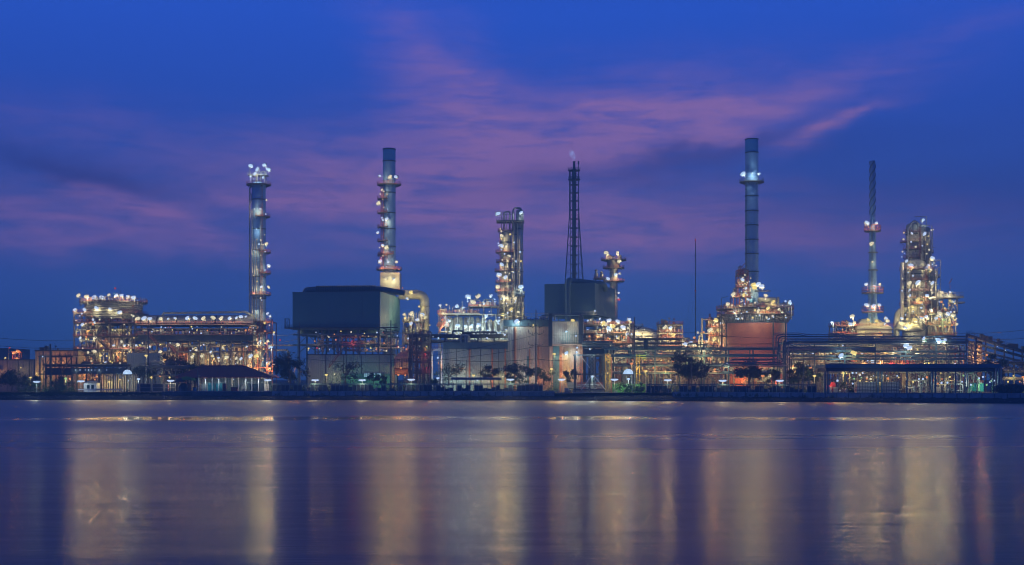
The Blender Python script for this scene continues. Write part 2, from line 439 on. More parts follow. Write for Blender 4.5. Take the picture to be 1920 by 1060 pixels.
def steel_unit(t, x0, x1, y0, y1, levels, nx, ny, rng, fm='frame', rm='red', brace=.3, clutter=10, eq=8, w=.4, decks=True, pm='pipe', hmax=2.6, vessels=0, casing=0):
    xs, ys, zs = lspan(x0,x1,nx), lspan(y0,y1,ny), [GZ]+list(levels)
    frame_mb(MB(), xs, ys, zs, w, brace, rng).build('frame', M[fm], t)
    for i, z in enumerate(levels):
        top = levels[i+1] if i+1 < len(levels) else z+4
        if decks:
            d = MB().span(x0-.5,x1+.5,y0-.5,y1+.5,z+.02+w*.55,z+.2+w*.55).build('deck', M['deck'], t)
            zz = z+.2+w*.55
            MB().rail([(x0-.4,y1+.4,zz),(x0-.4,y0-.4,zz),(x1+.4,y0-.4,zz),(x1+.4,y1+.4,zz)], 1.15, 1.5).build('railing', M[rm], d)
        else: zz = z+.3
        if eq:
            e = MB(); equip_clutter(e, x0+.5, x1-.5, y0+.4, y1-.4, zz, eq, rng, min(hmax, max(1.2,(top-z)*.7))); build_pieces(e, [M[k] for k in rng.sample(['alu','galv','alu2','cream','orange','red'],4)], t, 10, 'fittings')
    zs2 = [GZ]+list(levels)
    p = MB()
    for a, c in zip(zs2, zs2[1:]): pipe_clutter(p, x0+.4, x1-.4, y0+.2, y1-.5, a+.4, c-.3, clutter, rng)
    build_pieces(p, [M[pm],M['pipe'],M['cream'],M['alu'],M['orange']], t, 40)
    for i in range(casing):               # furnace boxes and ducts standing between the columns
        cw = (x1-x0)/max(1,casing); a = x0+cw*i+cw*rng.uniform(.05,.25); c = a+cw*rng.uniform(.45,.7)
        k = rng.randrange(len(levels)); za = (GZ if k == 0 else levels[k-1])+.3; zb = levels[k]-.4
        MB().span(a, c, y0+(y1-y0)*.42, y1-.6, za, zb).build('furnace_box', M[rng.choice(['cream','ochre','alu','orange'])], t)
    for _ in range(vessels):
        r = rng.uniform(.8,1.5); x = rng.uniform(x0+r,x1-r); y = rng.uniform(y0+r+.3,(y0+y1)/2+r); zb = levels[0]+.6; zt = rng.uniform(.6,.95)*(levels[-1]-zb)+zb
        MB().lathe(x,y,[(r*.3,zb-.3),(r*.8,zb),(r,zb+.5),(r,zt-.6),(r*.8,zt-.15),(r*.25,zt)],14).build('vessel', M['alu'], t, True)
def ring_platform(t, cx, cy, z, r0, r1, a0=0, a1=360, rm='red', th=.22, h=1.15):
    A0, A1 = math.radians(a0), math.radians(a1); n = max(6, int((a1-a0)/22))
    b = MB().arcslab(cx, cy, r0, r1, z-th, z, A0, A1, n)
    k = max(2, int((a1-a0)/55))
    for i in range(k+1):
        a = A0+(A1-A0)*i/k; b.beam((cx+r0*math.cos(a),cy+r0*math.sin(a),z-1.3),(cx+(r1-.1)*math.cos(a),cy+(r1-.1)*math.sin(a),z-.25),.16)
    p = b.build('platform', M['deck'], t)
    pts = [(cx+(r1-.08)*math.cos(A0+(A1-A0)*i/n), cy+(r1-.08)*math.sin(A0+(A1-A0)*i/n), z) for i in range(n+1)]
    if a1-a0 < 359:
        pts = [(cx+r0*math.cos(A0),cy+r0*math.sin(A0),z)]+pts+[(cx+r0*math.cos(A1),cy+r0*math.sin(A1),z)]
    MB().rail(pts, h, 1.3, .07).build('railing', M[rm], p)
    return p
def pipe_rack(t, x0, x1, y0, y1, levels, bay, rng, pipes=6, fm='rack', w=.5, rr=(.14,.36), mats=('pipedark','pipe','pipedark','rack'), brace=.25, zb=None, rails=True):
    n = max(1, round((x1-x0)/bay)); xs = lspan(x0,x1,n)
    frame_mb(MB(), xs, [y0,y1], [zb or GZ]+list(levels), w, brace, rng).build('frame', M[fm], t)
    for z in levels:
        for i in range(pipes):
            r = rng.uniform(*rr); y = y0+(y1-y0)*(i+.5)/pipes; zz = z+w*.55+r
            a = x0-rng.uniform(0,1.5); c = x1+rng.uniform(0,1.5)
            pts = [(a,y,zz)]
            if rng.random() < .5:           # expansion loop
                m = rng.uniform(.25,.75)*(c-a)+a; q = rng.uniform(1.5,3); hh = rng.uniform(.8,1.9)
                pts += [(m-q,y,zz),(m-q,y,zz+hh),(m+q,y,zz+hh),(m+q,y,zz)]
            pts.append((c,y,zz))
            MB().tube(fillet(pts, r*3, 3), r, 7).build('pipe', M[rng.choice(mats)], t, True)
    if rails:
        z = levels[-1]+w
        MB().rail([(x0,y0-.3,z),(x1,y0-.3,z)], 1.2, 2.0).build('railing', M[fm], t)
# ------------------------------------------------------------------ setting: river, bank, plant ground
SH = [(-700,520),(-200,508),(0,505),(1000,492),(1400,462),(1920,427),(2500,400)]
SHW = [Vector((X(p, y), y, 0)) for p, y in SH]
def shore(px):
    """distance of the waterline along the sight line through photo column px"""
    for (a, ya), (b, yb) in zip(SH, SH[1:]):
        if px <= b: return ya+(yb-ya)*(px-a)/(b-a)
    return SH[-1][1]
def shore_x(x):
    for a, b in zip(SHW, SHW[1:]):
        if x <= b.x: return a.y+(b.y-a.y)*(x-a.x)/(b.x-a.x)
    return SHW[-1].y
def strip(name, prof, mat, xs):
    """extrude a (dy, z) profile along the shoreline"""
    b = MB(); k = len(prof); vs = []
    for x in xs:
        y = shore_x(x)
        for dy, z in prof: vs.append((x, y+dy, z))
    fs = []
    for i in range(len(xs)-1):
        for j in range(k-1): fs.append((i*k+j, (i+1)*k+j, (i+1)*k+j+1, i*k+j+1))
    fs.append(tuple(range(k))); fs.append(tuple((len(xs)-1)*k+j for j in range(k-1,-1,-1)))
    b._add(vs, fs); return b
def xspan(p0, p1, dy=0, n=10):
    a, c = X(p0, shore(p0)), X(p1, shore(p1)); return lspan(a, c, n)

def water_mat():
    mt = bpy.data.materials.new('river_water'); mt.use_nodes = True
    nt = mt.node_tree; N = nt.nodes; L = nt.links; N.remove(N['Principled BSDF'])
    dif = N.new('ShaderNodeBsdfDiffuse'); dif.inputs['Color'].default_value = (.045,.075,.12,1)   # silt in the water
    glo = N.new('ShaderNodeBsdfGlossy'); glo.inputs['Color'].default_value = (.72,.64,.52,1)
    fr = N.new('ShaderNodeFresnel'); fr.inputs['IOR'].default_value = 1.33; mix = N.new('ShaderNodeMixShader')
    geo = N.new('ShaderNodeNewGeometry')
    def nz(sx, sy, detail, rough=.55, dist=0):
        mp = N.new('ShaderNodeMapping'); mp.inputs['Scale'].default_value = (sx, sy, 1); L.new(geo.outputs['Position'], mp.inputs[0])
        n = N.new('ShaderNodeTexNoise'); n.inputs['Scale'].default_value = 1; n.inputs['Detail'].default_value = detail
        n.inputs['Roughness'].default_value = rough; n.inputs['Distortion'].default_value = dist
        L.new(mp.outputs[0], n.inputs['Vector']); return n.outputs[0]
    gust = nz(.005, .03, 3, .55, .3)                       # wide cat's-paws and calmer lanes
    mr = N.new('ShaderNodeMapRange'); L.new(gust, mr.inputs[0]); mr.inputs[1].default_value = .36; mr.inputs[2].default_value = .62
    mr.inputs[3].default_value = WATER_R[0]; mr.inputs[4].default_value = WATER_R[1]
    sx = N.new('ShaderNodeSeparateXYZ'); L.new(geo.outputs['Position'], sx.inputs[0])
    far = N.new('ShaderNodeMapRange'); L.new(sx.outputs[1], far.inputs[0])                   # the open mid-river is choppier than the near shallows
    for i, v in ((1,70),(2,300),(3,0),(4,WATER_R[2])): far.inputs[i].default_value = v
    ad = N.new('ShaderNodeMath'); ad.operation = 'ADD'; L.new(mr.outputs[0], ad.inputs[0]); L.new(far.outputs[0], ad.inputs[1])
    def mth(op, a, b):
        n = N.new('ShaderNodeMath'); n.operation = op
        for i, v in enumerate((a, b)):
            if isinstance(v, (int, float)): n.inputs[i].default_value = v
            else: L.new(v, n.inputs[i])
        return n.outputs[0]
    wob = nz(.012, .02, 3)                                  # one sheltered glassy lane along the far side of the river
    yy = mth('ADD', sx.outputs[1], mth('MULTIPLY', mth('SUBTRACT', wob, .5), 26))
    q = mth('MULTIPLY', mth('SUBTRACT', yy, 263), 1/15)
    lane = mth('EXPONENT', mth('MULTIPLY', mth('MULTIPLY', q, q), -1.0), 0)
    brk = N.new('ShaderNodeMapRange'); L.new(nz(.02, .01, 3), brk.inputs[0]); brk.inputs[1].default_value = .35; brk.inputs[2].default_value = .6
    lane = mth('MULTIPLY', lane, brk.outputs[0])
    L.new(mth('MULTIPLY', ad.outputs[0], mth('SUBTRACT', 1.0, mth('MULTIPLY', lane, .72))), glo.inputs['Roughness'])
    rip = nz(.3, 2.2, 5, .6); swell = nz(.03, .16, 2)
    b1 = N.new('ShaderNodeBump'); b1.inputs['Strength'].default_value = .07; b1.inputs['Distance'].default_value = .4; L.new(rip, b1.inputs['Height'])
    b2 = N.new('ShaderNodeBump'); b2.inputs['Strength'].default_value = .05; b2.inputs['Distance'].default_value = 2.0; L.new(swell, b2.inputs['Height'])
    L.new(b1.outputs[0], b2.inputs['Normal'])
    for q in (glo, fr): L.new(b2.outputs[0], q.inputs['Normal'])
    L.new(fr.outputs[0], mix.inputs[0]); L.new(dif.outputs[0], mix.inputs[1]); L.new(glo.outputs[0], mix.inputs[2])
    L.new(mix.outputs[0], N['Material Output'].inputs['Surface'])
    return mt
WATER_R = (.135, .20, .27)
wb = MB(); wb.quad((-3000,-200,0),(3000,-200,0),(3000,900,0),(-3000,900,0))
tag(wb.build('water', water_mat()), kind='structure')
gx = lspan(-1500, 1500, 60)
g = MB(); vs = [(x, shore_x(x)+4.0, GZ) for x in gx]+[(x*6, 9000, GZ) for x in gx]
n = len(gx); g._add(vs, [(i, i+1, n+i+1, n+i) for i in range(n-1)])
tag(g.build('ground', M['groundm']), kind='structure')
rb = random.Random(3)
def rough_bank():
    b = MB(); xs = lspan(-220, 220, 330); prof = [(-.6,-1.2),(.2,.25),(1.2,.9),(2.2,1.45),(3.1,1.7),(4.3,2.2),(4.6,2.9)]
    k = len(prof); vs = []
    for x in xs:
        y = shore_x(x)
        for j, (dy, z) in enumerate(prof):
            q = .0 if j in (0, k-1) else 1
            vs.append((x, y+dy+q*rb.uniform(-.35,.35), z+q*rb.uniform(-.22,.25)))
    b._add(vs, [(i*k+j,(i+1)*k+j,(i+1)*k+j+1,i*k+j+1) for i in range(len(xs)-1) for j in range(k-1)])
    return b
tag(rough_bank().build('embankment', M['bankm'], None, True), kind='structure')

def bank_rocks():
    b = MB(); r = random.Random(8)
    for _ in range(900):
        x = r.uniform(-215, 215); dy = r.uniform(.1, 3.6); z = .1+dy*.55+r.uniform(-.2,.15); q = r.uniform(.2,.75)
        pts = [Vector((r.gauss(0,1),r.gauss(0,1),r.gauss(0,1))).normalized()*q*r.uniform(.7,1.1) for _ in range(5)]
        c = Vector((x, shore_x(x)+dy, z)); a = [tuple(c+Vector((math.cos(i*1.257)*q*r.uniform(.7,1.1), math.sin(i*1.257)*q, r.uniform(-.2,.1)*q))) for i in range(5)]
        b._add(a+[tuple(c+Vector((0,0,q*.6))), tuple(c-Vector((0,0,q*.5)))], [(i,(i+1)%5,5) for i in range(5)]+[((i+1)%5,i,6) for i in range(5)])
    return b
tag(bank_rocks().build('rubble', M['concdark']), kind='stuff')
def bank_weeds():
    b = MB(); r = random.Random(9)
    for _ in range(240):
        if r.random() < .5: x = r.uniform(-215,-150)
        else: x = r.uniform(-215, 215)
        c = Vector((x, shore_x(x)+r.uniform(2.0,4.0), r.uniform(1.4,2.2))); h = r.uniform(.5,1.5)
        for _ in range(14):
            p = c+Vector((r.gauss(0,.5),r.gauss(0,.3),0)); q = p+Vector((r.gauss(0,.35),r.gauss(0,.2),h*r.uniform(.5,1))); w = Vector((.09,.03,0))
            b.quad(p-w,p+w,q+w*.2,q-w*.2)
    return b
def undergrowth():
    b = MB(); r = random.Random(19)
    for p0, p1, n in ((508,838,230),(945,1045,60),(1215,1535,230),(30,140,70)):
        for _ in range(n):
            px = r.uniform(p0, p1); y = shore(px)+r.uniform(7,12); c = Vector((X(px,y), y, GZ)); h = r.choice([.8,1.4,2.2,3.4])*r.uniform(.7,1.2)+1.2
            for _ in range(26):
                q = c+Vector((r.gauss(0,.8), r.gauss(0,.5), abs(r.gauss(0,.5))*h)); u = Vector((r.gauss(0,1),r.gauss(0,1),r.gauss(0,.6))).normalized()*r.uniform(.15,.42); w = u.orthogonal().normalized()*r.uniform(.08,.2)
                b.quad(q-u, q-w, q+u, q+w)
    return b
tag(undergrowth().build('undergrowth', M['leaf2']), kind='stuff')
tag(bank_weeds().build('weeds', M['leaf']), kind='stuff')

def river_wall(name, label, p0, p1, z0, z1, mat, joints):
    xs = xspan(p0, p1, n=12); c = (xs[0]+xs[-1])/2
    t = thing(name, label, 'river wall', (c, shore_x(c)+3.2, GZ))
    strip('wall', [(2.9,z0),(2.9,z1),(3.5,z1),(3.5,z0)], mat, xs).build('wall', mat, t)
    strip('coping', [(2.75,z1+.003),(2.75,z1+.22),(3.65,z1+.22),(3.65,z1+.003)], mat, xs).build('coping', M['conc'], t)
    b = MB()
    for i in range(joints+1):
        x = xs[0]+(xs[-1]-xs[0])*i/joints; b.box((x, shore_x(x)+2.86, (z0+z1)/2), (.3,.22,z1-z0-.1))
    b.build('pilaster', M['concdark'], t); return t
river_wall('river_wall', 'low dark concrete wall at the water below the maroon pavilion', 300, 505, 1.3, 3.3, M['concdark'], 14)
river_wall('river_wall', 'long blue-grey concrete river wall under the dark panel fence between pavilion and loading jetty', 507, 1040, 1.3, 3.35, M['conc'], 34)
river_wall('river_wall', 'pale concrete river wall from the jetty clutter to the round orange tank fence', 1262, 1400, 1.3, 3.3, M['conc'], 9)
river_wall('river_wall', 'long grey concrete river wall below the dark flat-roofed shed', 1402, 1990, 1.2, 3.2, M['conc'], 26)

rf = random.Random(11)
def fence(label, p0, p1, z1, posts, litter):
    xs = xspan(p0, p1, n=posts); c = (xs[0]+xs[-1])/2
    t = thing('riverside_fence', label, 'fence', (c, shore_x(c)+5, GZ))
    b = MB()
    for x in xs: b.beam((x, shore_x(x)+5, GZ), (x, shore_x(x)+5, z1), .22)
    b.build('post', M['rack'], t)
    b = MB()
    for a, d in zip(xs, xs[1:]): b.beam((a,shore_x(a)+5,z1),(d,shore_x(d)+5,z1),.34,.42)
    b.build('top_rail', M['rack'], t)
    for a, d in zip(xs, xs[1:]):
        if rf.random() < .12: continue     # a missing panel
        h = z1-.45 if rf.random() < .75 else GZ+rf.uniform(1.2,2.2)
        b = MB(); P0, P1 = Vector((a+.12,shore_x(a)+5.09,0)), Vector((d-.12,shore_x(d)+5.09,0))
        b.beam(P0+Vector((0,0,(GZ+.1+h)/2)), P1+Vector((0,0,(GZ+.1+h)/2)), .06, h-GZ-.1); b.build('panel', M['navy'], t)
    for _ in range(litter):                # pale pipe stubs and gauges standing at the fence
        b = MB(); x = rf.uniform(xs[0], xs[-1]); y = shore_x(x)+4.5; h = rf.uniform(.8,2.0)
        b.tube([(x,y,GZ),(x,y,GZ+h)], rf.uniform(.08,.16), 6)
        if rf.random() < .5: b.box((x,y,GZ+h),(.5,.3,.4))
        b.build('pipe_stub', M['galv'], t)
    return t
fence('dark panel fence with blue-grey top rail from the pavilion to the loading jetty', 507, 1018, 6.25, 64, 24)
fence('fence with pale top rail and open lower bays in front of the round orange tank', 1215, 1536, 6.1, 40, 26)

def tree(name, label, px, pb, pt, wpx, Y, mat='leaf', leaves=1100, clusters=13, seed=1, trunk=True, flat=.75, group=None, cat='tree', size=.42):
    r = random.Random(seed); base = W(px, pb, Y); base.z = max(base.z-.0, GZ-.2) if trunk else base.z
    top = Z(pt, Y); wd = wpx*Y/F; h = top-base.z
    t = thing(name, label, cat, base, group)
    cz = base.z+h*(.57 if trunk else .5); ry = h*(.43 if trunk else .5); rx = wd/2
    cs = []
    for i in range(clusters):
        while True:
            v = Vector((r.uniform(-1,1), r.uniform(-1,1), r.uniform(-1,1)))
            if v.length < 1: break
        q = r.uniform(.4,1.0)
        cs.append((Vector((base.x+v.x*rx*.92, base.y+v.y*rx*.7, cz+v.z*ry*.95)), q*rx*.36+.25))
    if trunk:
        b = MB(); k = Vector((base.x+r.uniform(-.4,.4), base.y, base.z+h*.36)); tr = max(.16, h*.026)
        b.tube([base-Vector((0,0,.3)), base.lerp(k,.5)+Vector((r.uniform(-.2,.2),0,0)), k], [tr*1.5,tr*1.1,tr*.9], 7)
        for c, q in cs[:9]: b.tube([k-Vector((0,0,.3)), k.lerp(c,.5)+Vector((0,0,-.15*h*r.random())), c], [tr*.7,tr*.45,tr*.15], 5)
        b.build('trunk', M['bark'], t, True)
    b = MB()
    for i in range(int(leaves*1.3)):
        c, q = cs[i % len(cs)]
        v = Vector((r.gauss(0,.5), r.gauss(0,.5), r.gauss(0,.5)*flat))*q
        p = c+v; s = size*1.1*r.uniform(.45,1.3)
        n = Vector((r.gauss(0,1), r.gauss(0,1), r.gauss(0,1)+.6)).normalized(); u = n.orthogonal().normalized()
        a = r.uniform(0,6.28); u = (Matrix.Rotation(a,3,n) @ u); w = n.cross(u)
        b.quad(p-u*s-w*s*.1, p-w*s*.5, p+u*s+w*s*.1, p+w*s*.5)
    b.build('crown' if trunk else 'foliage', M[mat], t); return t
TREES = [
 ('large dark spreading tree right of the maroon pavilion in front of the orange light',545,719,662,74,14,'leaf',2600,20,.45),
 ('wispy thin tree in front of the grey-green wall below the dark box',648,720,676,62,16,'leaf',650,12,.36),
 ('small low tree beside the lit window strip',700,720,700,30,13,'leaf2',420,7,.36),
 ('sparse pale-limbed tree left of the blue-roofed walkway',842,721,678,56,15,'leaf',520,13,.40),
 ('small dense tree before the low hall, over the right end of the blue roof',921,720,684,38,15,'leaf',1000,11,.4),
 ('broad low tree left of the tall utility pole with crossarms',974,721,683,58,15,'leaf',1500,14,.4),
 ('leafy tree right of the tall utility pole against the peach hall',1020,721,685,42,15,'leaf',700,11,.4),
 ('small tree under the peach doorway by the shore lamp',1066,721,688,32,14,'leaf',600,9,.38),
 ('big dark tree standing in front of the long pipe rack',1291,722,662,70,20,'leaf',2400,19,.45),
 ('dark tree covering the foot of the round orange tank',1403,722,676,58,20,'leaf',1900,15,.42),
 ('small bright-leaved tree right of the orange tank foot',1448,722,690,36,18,'leaf2',800,9,.38),
 ('green-lit tree under the orange lamp beside the pipe bends',1497,722,684,50,16,'leaf2',1500,13,.42),
 ('small tree between the green-lit tree and the shed end',1530,722,690,30,17,'leaf',700,8,.38),
 ('rounded dark tree behind the right end of the flat shed roof',1862,735,663,46,60,'leaf',1800,13,.5),
 ('dark bushy tree at the far left edge of the bank',22,732,698,60,12,'leaf',1500,13,.42),
 ('low dark tree left of the steel dock frame',58,733,704,44,11,'leaf',1000,10,.4),
 ('shrubby tree beneath the steel dock frame',112,735,706,46,13,'leaf',900,10,.4),
 ('pale sunken tree growing before the lit vessels left of the pavilion roof',327,722,658,60,26,'leaf',1500,15,.42),
 ('dark tree tucked behind the left eave of the maroon pavilion',372,722,676,48,22,'leaf',1000,11,.42),
 ('dark tree behind the poles left of the green parasol',276,724,680,52,20,'leaf',1100,11,.42),
]
for i, (lb, px, pb, pt, w, dy, mt, nl, nc, sz) in enumerate(TREES):
    tree('tree', lb, px, pb, pt, w, shore(px)+dy, mt, nl, nc, 40+i, True, .75, 'trees along the river bank', 'tree', sz)
BUSH = [('bright green-lit bush under the lit window strip',717,721,706,18,'leaf2'),('green bush beside the pale gantry leg',812,721,711,14,'leaf2'),
 ('green-lit bush between the low tree and a shore lamp',957,721,700,22,'leaf2'),('green bush at the foot of the domed lamp shade',1168,735,716,30,'leaf2'),
 ('green bush right of the domed lamp shade posts',1200,735,719,24,'leaf2'),('low scrub on the bank left of the white hut',96,741,730,60,'leaf'),
 ('scrub on the open bank beside the loading jetty',1232,741,731,40,'leaf'),('dark bush under the big yellow lamp left of the louvred cabins',1592,737,712,32,'leaf2'),
 ('bush at the left end of the river wall below the pavilion',262,741,733,50,'leaf')]
for i, (lb, px, pb, pt, w, mt) in enumerate(BUSH):
    tree('bush', lb, px, pb, pt, w, shore(px)+9, mt, 500, 8, 90+i, False, .8, 'bushes on the bank', 'bush', .36)
tree('hedge', 'long clipped dark hedge at the right end of the river wall', 1898, 736, 723, 72, shore(1898)+8, 'leaf', 3200, 34, 77, False, .5, None, 'hedge', .34)

# ------------------------------------------------------------------ shore lamps and poles
def post_lamp(label, px, py, Y, k='w', power=120, wide=True, group='lamps along the river fence', name='shore_lamp', arm=0.0, hz=None):
    p = W(px, py, Y); base = Vector((p.x+arm, Y, GZ))
    t = thing(name, label, 'lamp', base, group)
    b = MB().tube([(base.x,Y,GZ),(base.x,Y,p.z+.35)], [.14,.09], 7)
    if arm: b.tube([(base.x,Y,p.z+.35),(p.x,Y-.1,p.z+.6)], .08, 6)
    b.lathe(base.x, Y, [(.3,GZ),(.3,GZ+.25),(.14,GZ+.35)], 8)
    b.build('pole', M['galv'], t)
    w = 1.4 if wide else .62
    h = MB(); h.mat(0); h.lathe(p.x, Y-.1, [(w*.2,p.z+.5),(w*.7,p.z+.45),(w*.86,p.z+.3),(w*.8,p.z+.26)], 12)
    h.mat(1); h.lathe(p.x, Y-.1, [(w*.8,p.z+.28),(w*1.1,p.z+.05),(w*1.0,p.z-.16),(w*.6,p.z-.38),(w*.12,p.z-.46)], 12)
    h.build('lamp_head', [M['galv'], LAMPK[k][0]], t, True)
    global NL
    l = bpy.data.objects.new('lamp_light', light_data(k, power, .5)); COL.objects.link(l); l.parent = t; l.location = Vector((p.x-base.x, -1.7, p.z-base.z-.6)); NL += 1
    return t
for lb, px, py, k in [
 ('shore lamp at the left edge beside the steel dock frame',69,716,'c'),('shore lamp above the white hut',152,715,'c'),
 ('shore lamp beside the green parasol left of the pavilion',320,714,'w'),('shore lamp under the right eave of the pavilion',502,713,'w'),
 ('shore lamp right of the large spreading tree',591,713,'w'),('shore lamp left of the green-lit bush under the window strip',679,713,'w'),
 ('shore lamp at the foot of the slim pole beside the dark pipe tower',771,712,'w'),('shore lamp at the right end of the blue-roofed walkway',957,712,'w'),
 ('shore lamp in front of the peach hall corner',1053,712,'w'),('shore lamp between loading jetty and domed lamp shade',1152,712,'w'),
 ('shore lamp left of the big dark tree by the rack',1252,713,'w'),('shore lamp left of the orange tank foot',1355,714,'w'),
 ('shore lamp right of the orange tank foot',1462,714,'w')]:
    post_lamp(lb, px, py, shore(px)+5.6, k, 180)
for lb, px, py, k, pw, dy in [
 ('yellow street lamp shining through the steel legs of the leftmost process unit',189,667,'y',260,20),
 ('yellow street lamp on a tall thin pole above the white-lit canopy',274,667,'y',220,12),
 ('white star-bright lamp on a pole right of the leftmost tall column',509,651,'c',300,30),
 ('orange street lamp glowing among the branches of the large spreading tree',553,686,'o',240,22),
 ('yellow street lamp over the wispy tree',612,703,'y',160,14),
 ('orange street lamp left of the blue-roofed walkway',864,692,'o',200,18),
 ('yellow street lamp halfway up the peach hall corner',1039,664,'y',240,12),
 ('yellow street lamp just above the trees at the peach hall',1034,692,'y',180,13),
 ('white lamp in the middle of the loading jetty frame',1110,706,'c',260,8),
 ('orange-red street lamp left of the yellow lattice rig',1184,682,'o',240,16),
 ('white lamp below the domed lamp shade',1178,711,'c',160,10),
 ('yellow street lamp right of the yellow lattice rig',1211,696,'y',220,14),
 ('orange street lamp over the trees beside the pipe bends',1486,687,'o',260,20),
 ('orange street lamp on the tank side of the big dark tree',1430,705,'o',160,14),
 ('pale orange lamp above the small tree at the shed end',1519,690,'o',160,20),
 ('yellow lamp just left of the shed end post',1527,705,'y',140,14),
 ('large yellow street lamp in front of the flat-roofed shed left end',1581,700,'y',320,12),
 ('orange street lamp at the far right edge of the bank',1919,707,'o',240,30),
 ('greenish yellow lamp left of the ochre shed',57,708,'y',140,14),
 ('pale lamp left of the orange glow under the dock frame',123,710,'g',120,18),
 ('orange lamp glowing below the leftmost process unit',132,710,'o',260,20),
 ('white star lamp above the grey fence gate left of the pavilion',260,711,'c',200,10),
 ('tiny white lamp under the pale gantry',821,709,'c',120,16),
 ('small lamp on a short post before the low hall',888,704,'y',110,14)]:
    post_lamp(lb, px, py, shore(px)+dy, k, pw, False, 'street lamps on the plant road', 'street_lamp')

def dome_lamp(label, px, py, Y, wpx, k='c', power=260):
    p = W(px, py, Y); t = thing('domed_lamp', label, 'lamp', (p.x, Y, GZ), 'domed area lights on posts'); w = wpx*Y/F/2
    b = MB()
    for q in (-.8, .8): b.beam((p.x+q*w, Y, GZ), (p.x+q*w, Y, p.z-w*.5), .2)
    b.beam((p.x-w, Y, p.z-w*.55), (p.x+w, Y, p.z-w*.55), .3); b.build('post', M['galv'], t)
    MB().lathe(p.x, Y, [(w*math.cos(a), p.z-w*.45+w*.98*math.sin(a)) for a in [i*math.pi/16 for i in range(8)]]+[(w*.06,p.z+w*.53)], 16).build('lamp_dome', LAMPK[k][0], t, True)
    l = bpy.data.objects.new('lamp_light', light_data(k, power, .6)); COL.objects.link(l); l.parent = t; l.location = (0,-w-.8,p.z-GZ)
dome_lamp('white domed area light on two posts left of the pavilion', 239, 698, shore(239)+8, 17)
dome_lamp('large white domed area light on two posts beside the loading jetty', 1178, 697, shore(1178)+8, 19)
dome_lamp('white domed area light above the flat shed roof', 1633, 679, shore(1633)+40, 21, 'w')

def pole(label, px, pt, dy, arms=(), name='utility_pole', r=.24, cat='utility pole', pbase=None):
    Y = shore(px)+dy; p = W(px, pt, Y); t = thing(name, label, cat, (p.x, Y, GZ), 'utility poles along the bank')
    MB().tube([(p.x,Y,GZ),(p.x,Y,p.z)], [r*1.35,r*.8], 8).build('pole', M['concdark'], t)
    for py, hw, droop in arms:
        z = Z(py, Y); w = hw*Y/F; b = MB()
        b.beam((p.x-w,Y-.2,z+droop*.6),(p.x-w*.45,Y-.2,z-droop*.2),.2); b.beam((p.x+w,Y-.2,z+droop*.6),(p.x+w*.45,Y-.2,z-droop*.2),.2)
        b.beam((p.x-w*.45,Y-.2,z-droop*.2),(p.x,Y-.2,z+droop*.7),.2); b.beam((p.x+w*.45,Y-.2,z-droop*.2),(p.x,Y-.2,z+droop*.7),.2)
        c = b.build('crossarm', M['steel'], t)
        for q in (-1,-.5,.5,1):
            zi = z+(droop*.6 if abs(q) == 1 else -droop*.2)
            MB().lathe(p.x+q*w, Y-.2, [(.1,zi+.1),(.2,zi+.3),(.12,zi+.5),(.2,zi+.7),(.08,zi+.95)], 7).build('insulator', M['insul'], c)
    return t
pole('tall dark utility pole with four crossarms before the peach hall', 1005, 581, 11, [(600,21,1.0),(613.5,14,1.0),(627,14,1.0),(648.5,14,1.0)])
pole('bare dark concrete pole at the left leg of the big dark box', 562, 604, 13)
pole('dark concrete pole before the right end of the big dark box', 733, 600, 12)
pole('slim pole with a short crossbar at the dark pipe tower', 773, 610, 12, [(662,5,.2)])
pole('dark pole with sagging arms before the big domed tank', 1190, 595, 13, [(616,14,1.6),(633,14,1.6)])
pole('short dark post before the low hall', 874, 675, 12, (), 'utility_pole', .2)
pole('thin lamp-less pole in front of the big dark tree', 1297, 668, 9, (), 'utility_pole', .12)
pole('thin grey pole beside the yellow street lamp and rig', 1222, 688, 8, (), 'utility_pole', .14)
pole('thin pole at the shed side of the green-lit tree', 1507, 662, 9, (), 'utility_pole', .13)
pole('tall thin twin-pipe post left of the maroon pavilion', 278, 600, 26, (), 'utility_pole', .22)
pole('slim dark post rising before the maroon pavilion roof', 371, 692, 4, (), 'utility_pole', .16)

def wire(label, pts, r=.075):
    q = [W(*p) for p in pts]; c = []
    for a, b in zip(q, q[1:]):
        sag = (b-a).length*.02
        for i in range(9):
            t = i/9; v = a.lerp(b, t); v.z -= sag*4*t*(1-t); c.append(v)
    c.append(q[-1])
    o = MB().tube(c, r, 5).build('power_line', M['wire'], None, True, c[0]); return tag(o, label, 'cable', 'power lines strung across the plant')
wire('upper power line crossing the sky at the left edge to the leftmost unit', [(-60,628,535),(142,639,548)])
wire('lower power line crossing the sky at the left edge to the leftmost unit', [(-60,642,535),(142,654,548)])
wire('lowest power line at the left edge, just above the distant red beacons', [(-60,659,535),(66,664,540)])
wire('upper power line crossing the sky at the right edge', [(1790,625,520),(1990,609,470)])
wire('lower power line crossing the sky at the right edge', [(1858,637,505),(1990,624,470)])
wire('power line between the box-end pole and the tall crossarm pole, upper', [(733,676,506),(1005,628,504),(1190,618,486)])
wire('power line between the box-end pole and the tall crossarm pole, lower', [(562,671,517),(733,680,506),(1005,650,504),(1190,634,486)])
wire('thick sagging power line low across the hall walls', [(828,673,508),(870,677,507),(1005,673,504),(1062,677,505)], .11)
wire('power line from the arm pole over the orange tank', [(1190,618,486),(1304,624,490),(1480,634,478)])
wire('power line from the arm pole, lower one crossing the tank', [(1190,634,486),(1304,642,490),(1470,642,478)])
wire('power line in the gap between left column and the dark box', [(512,628,560),(562,622,517)])
wire('power line below the other in the gap left of the dark box', [(508,640,560),(562,634,517)])

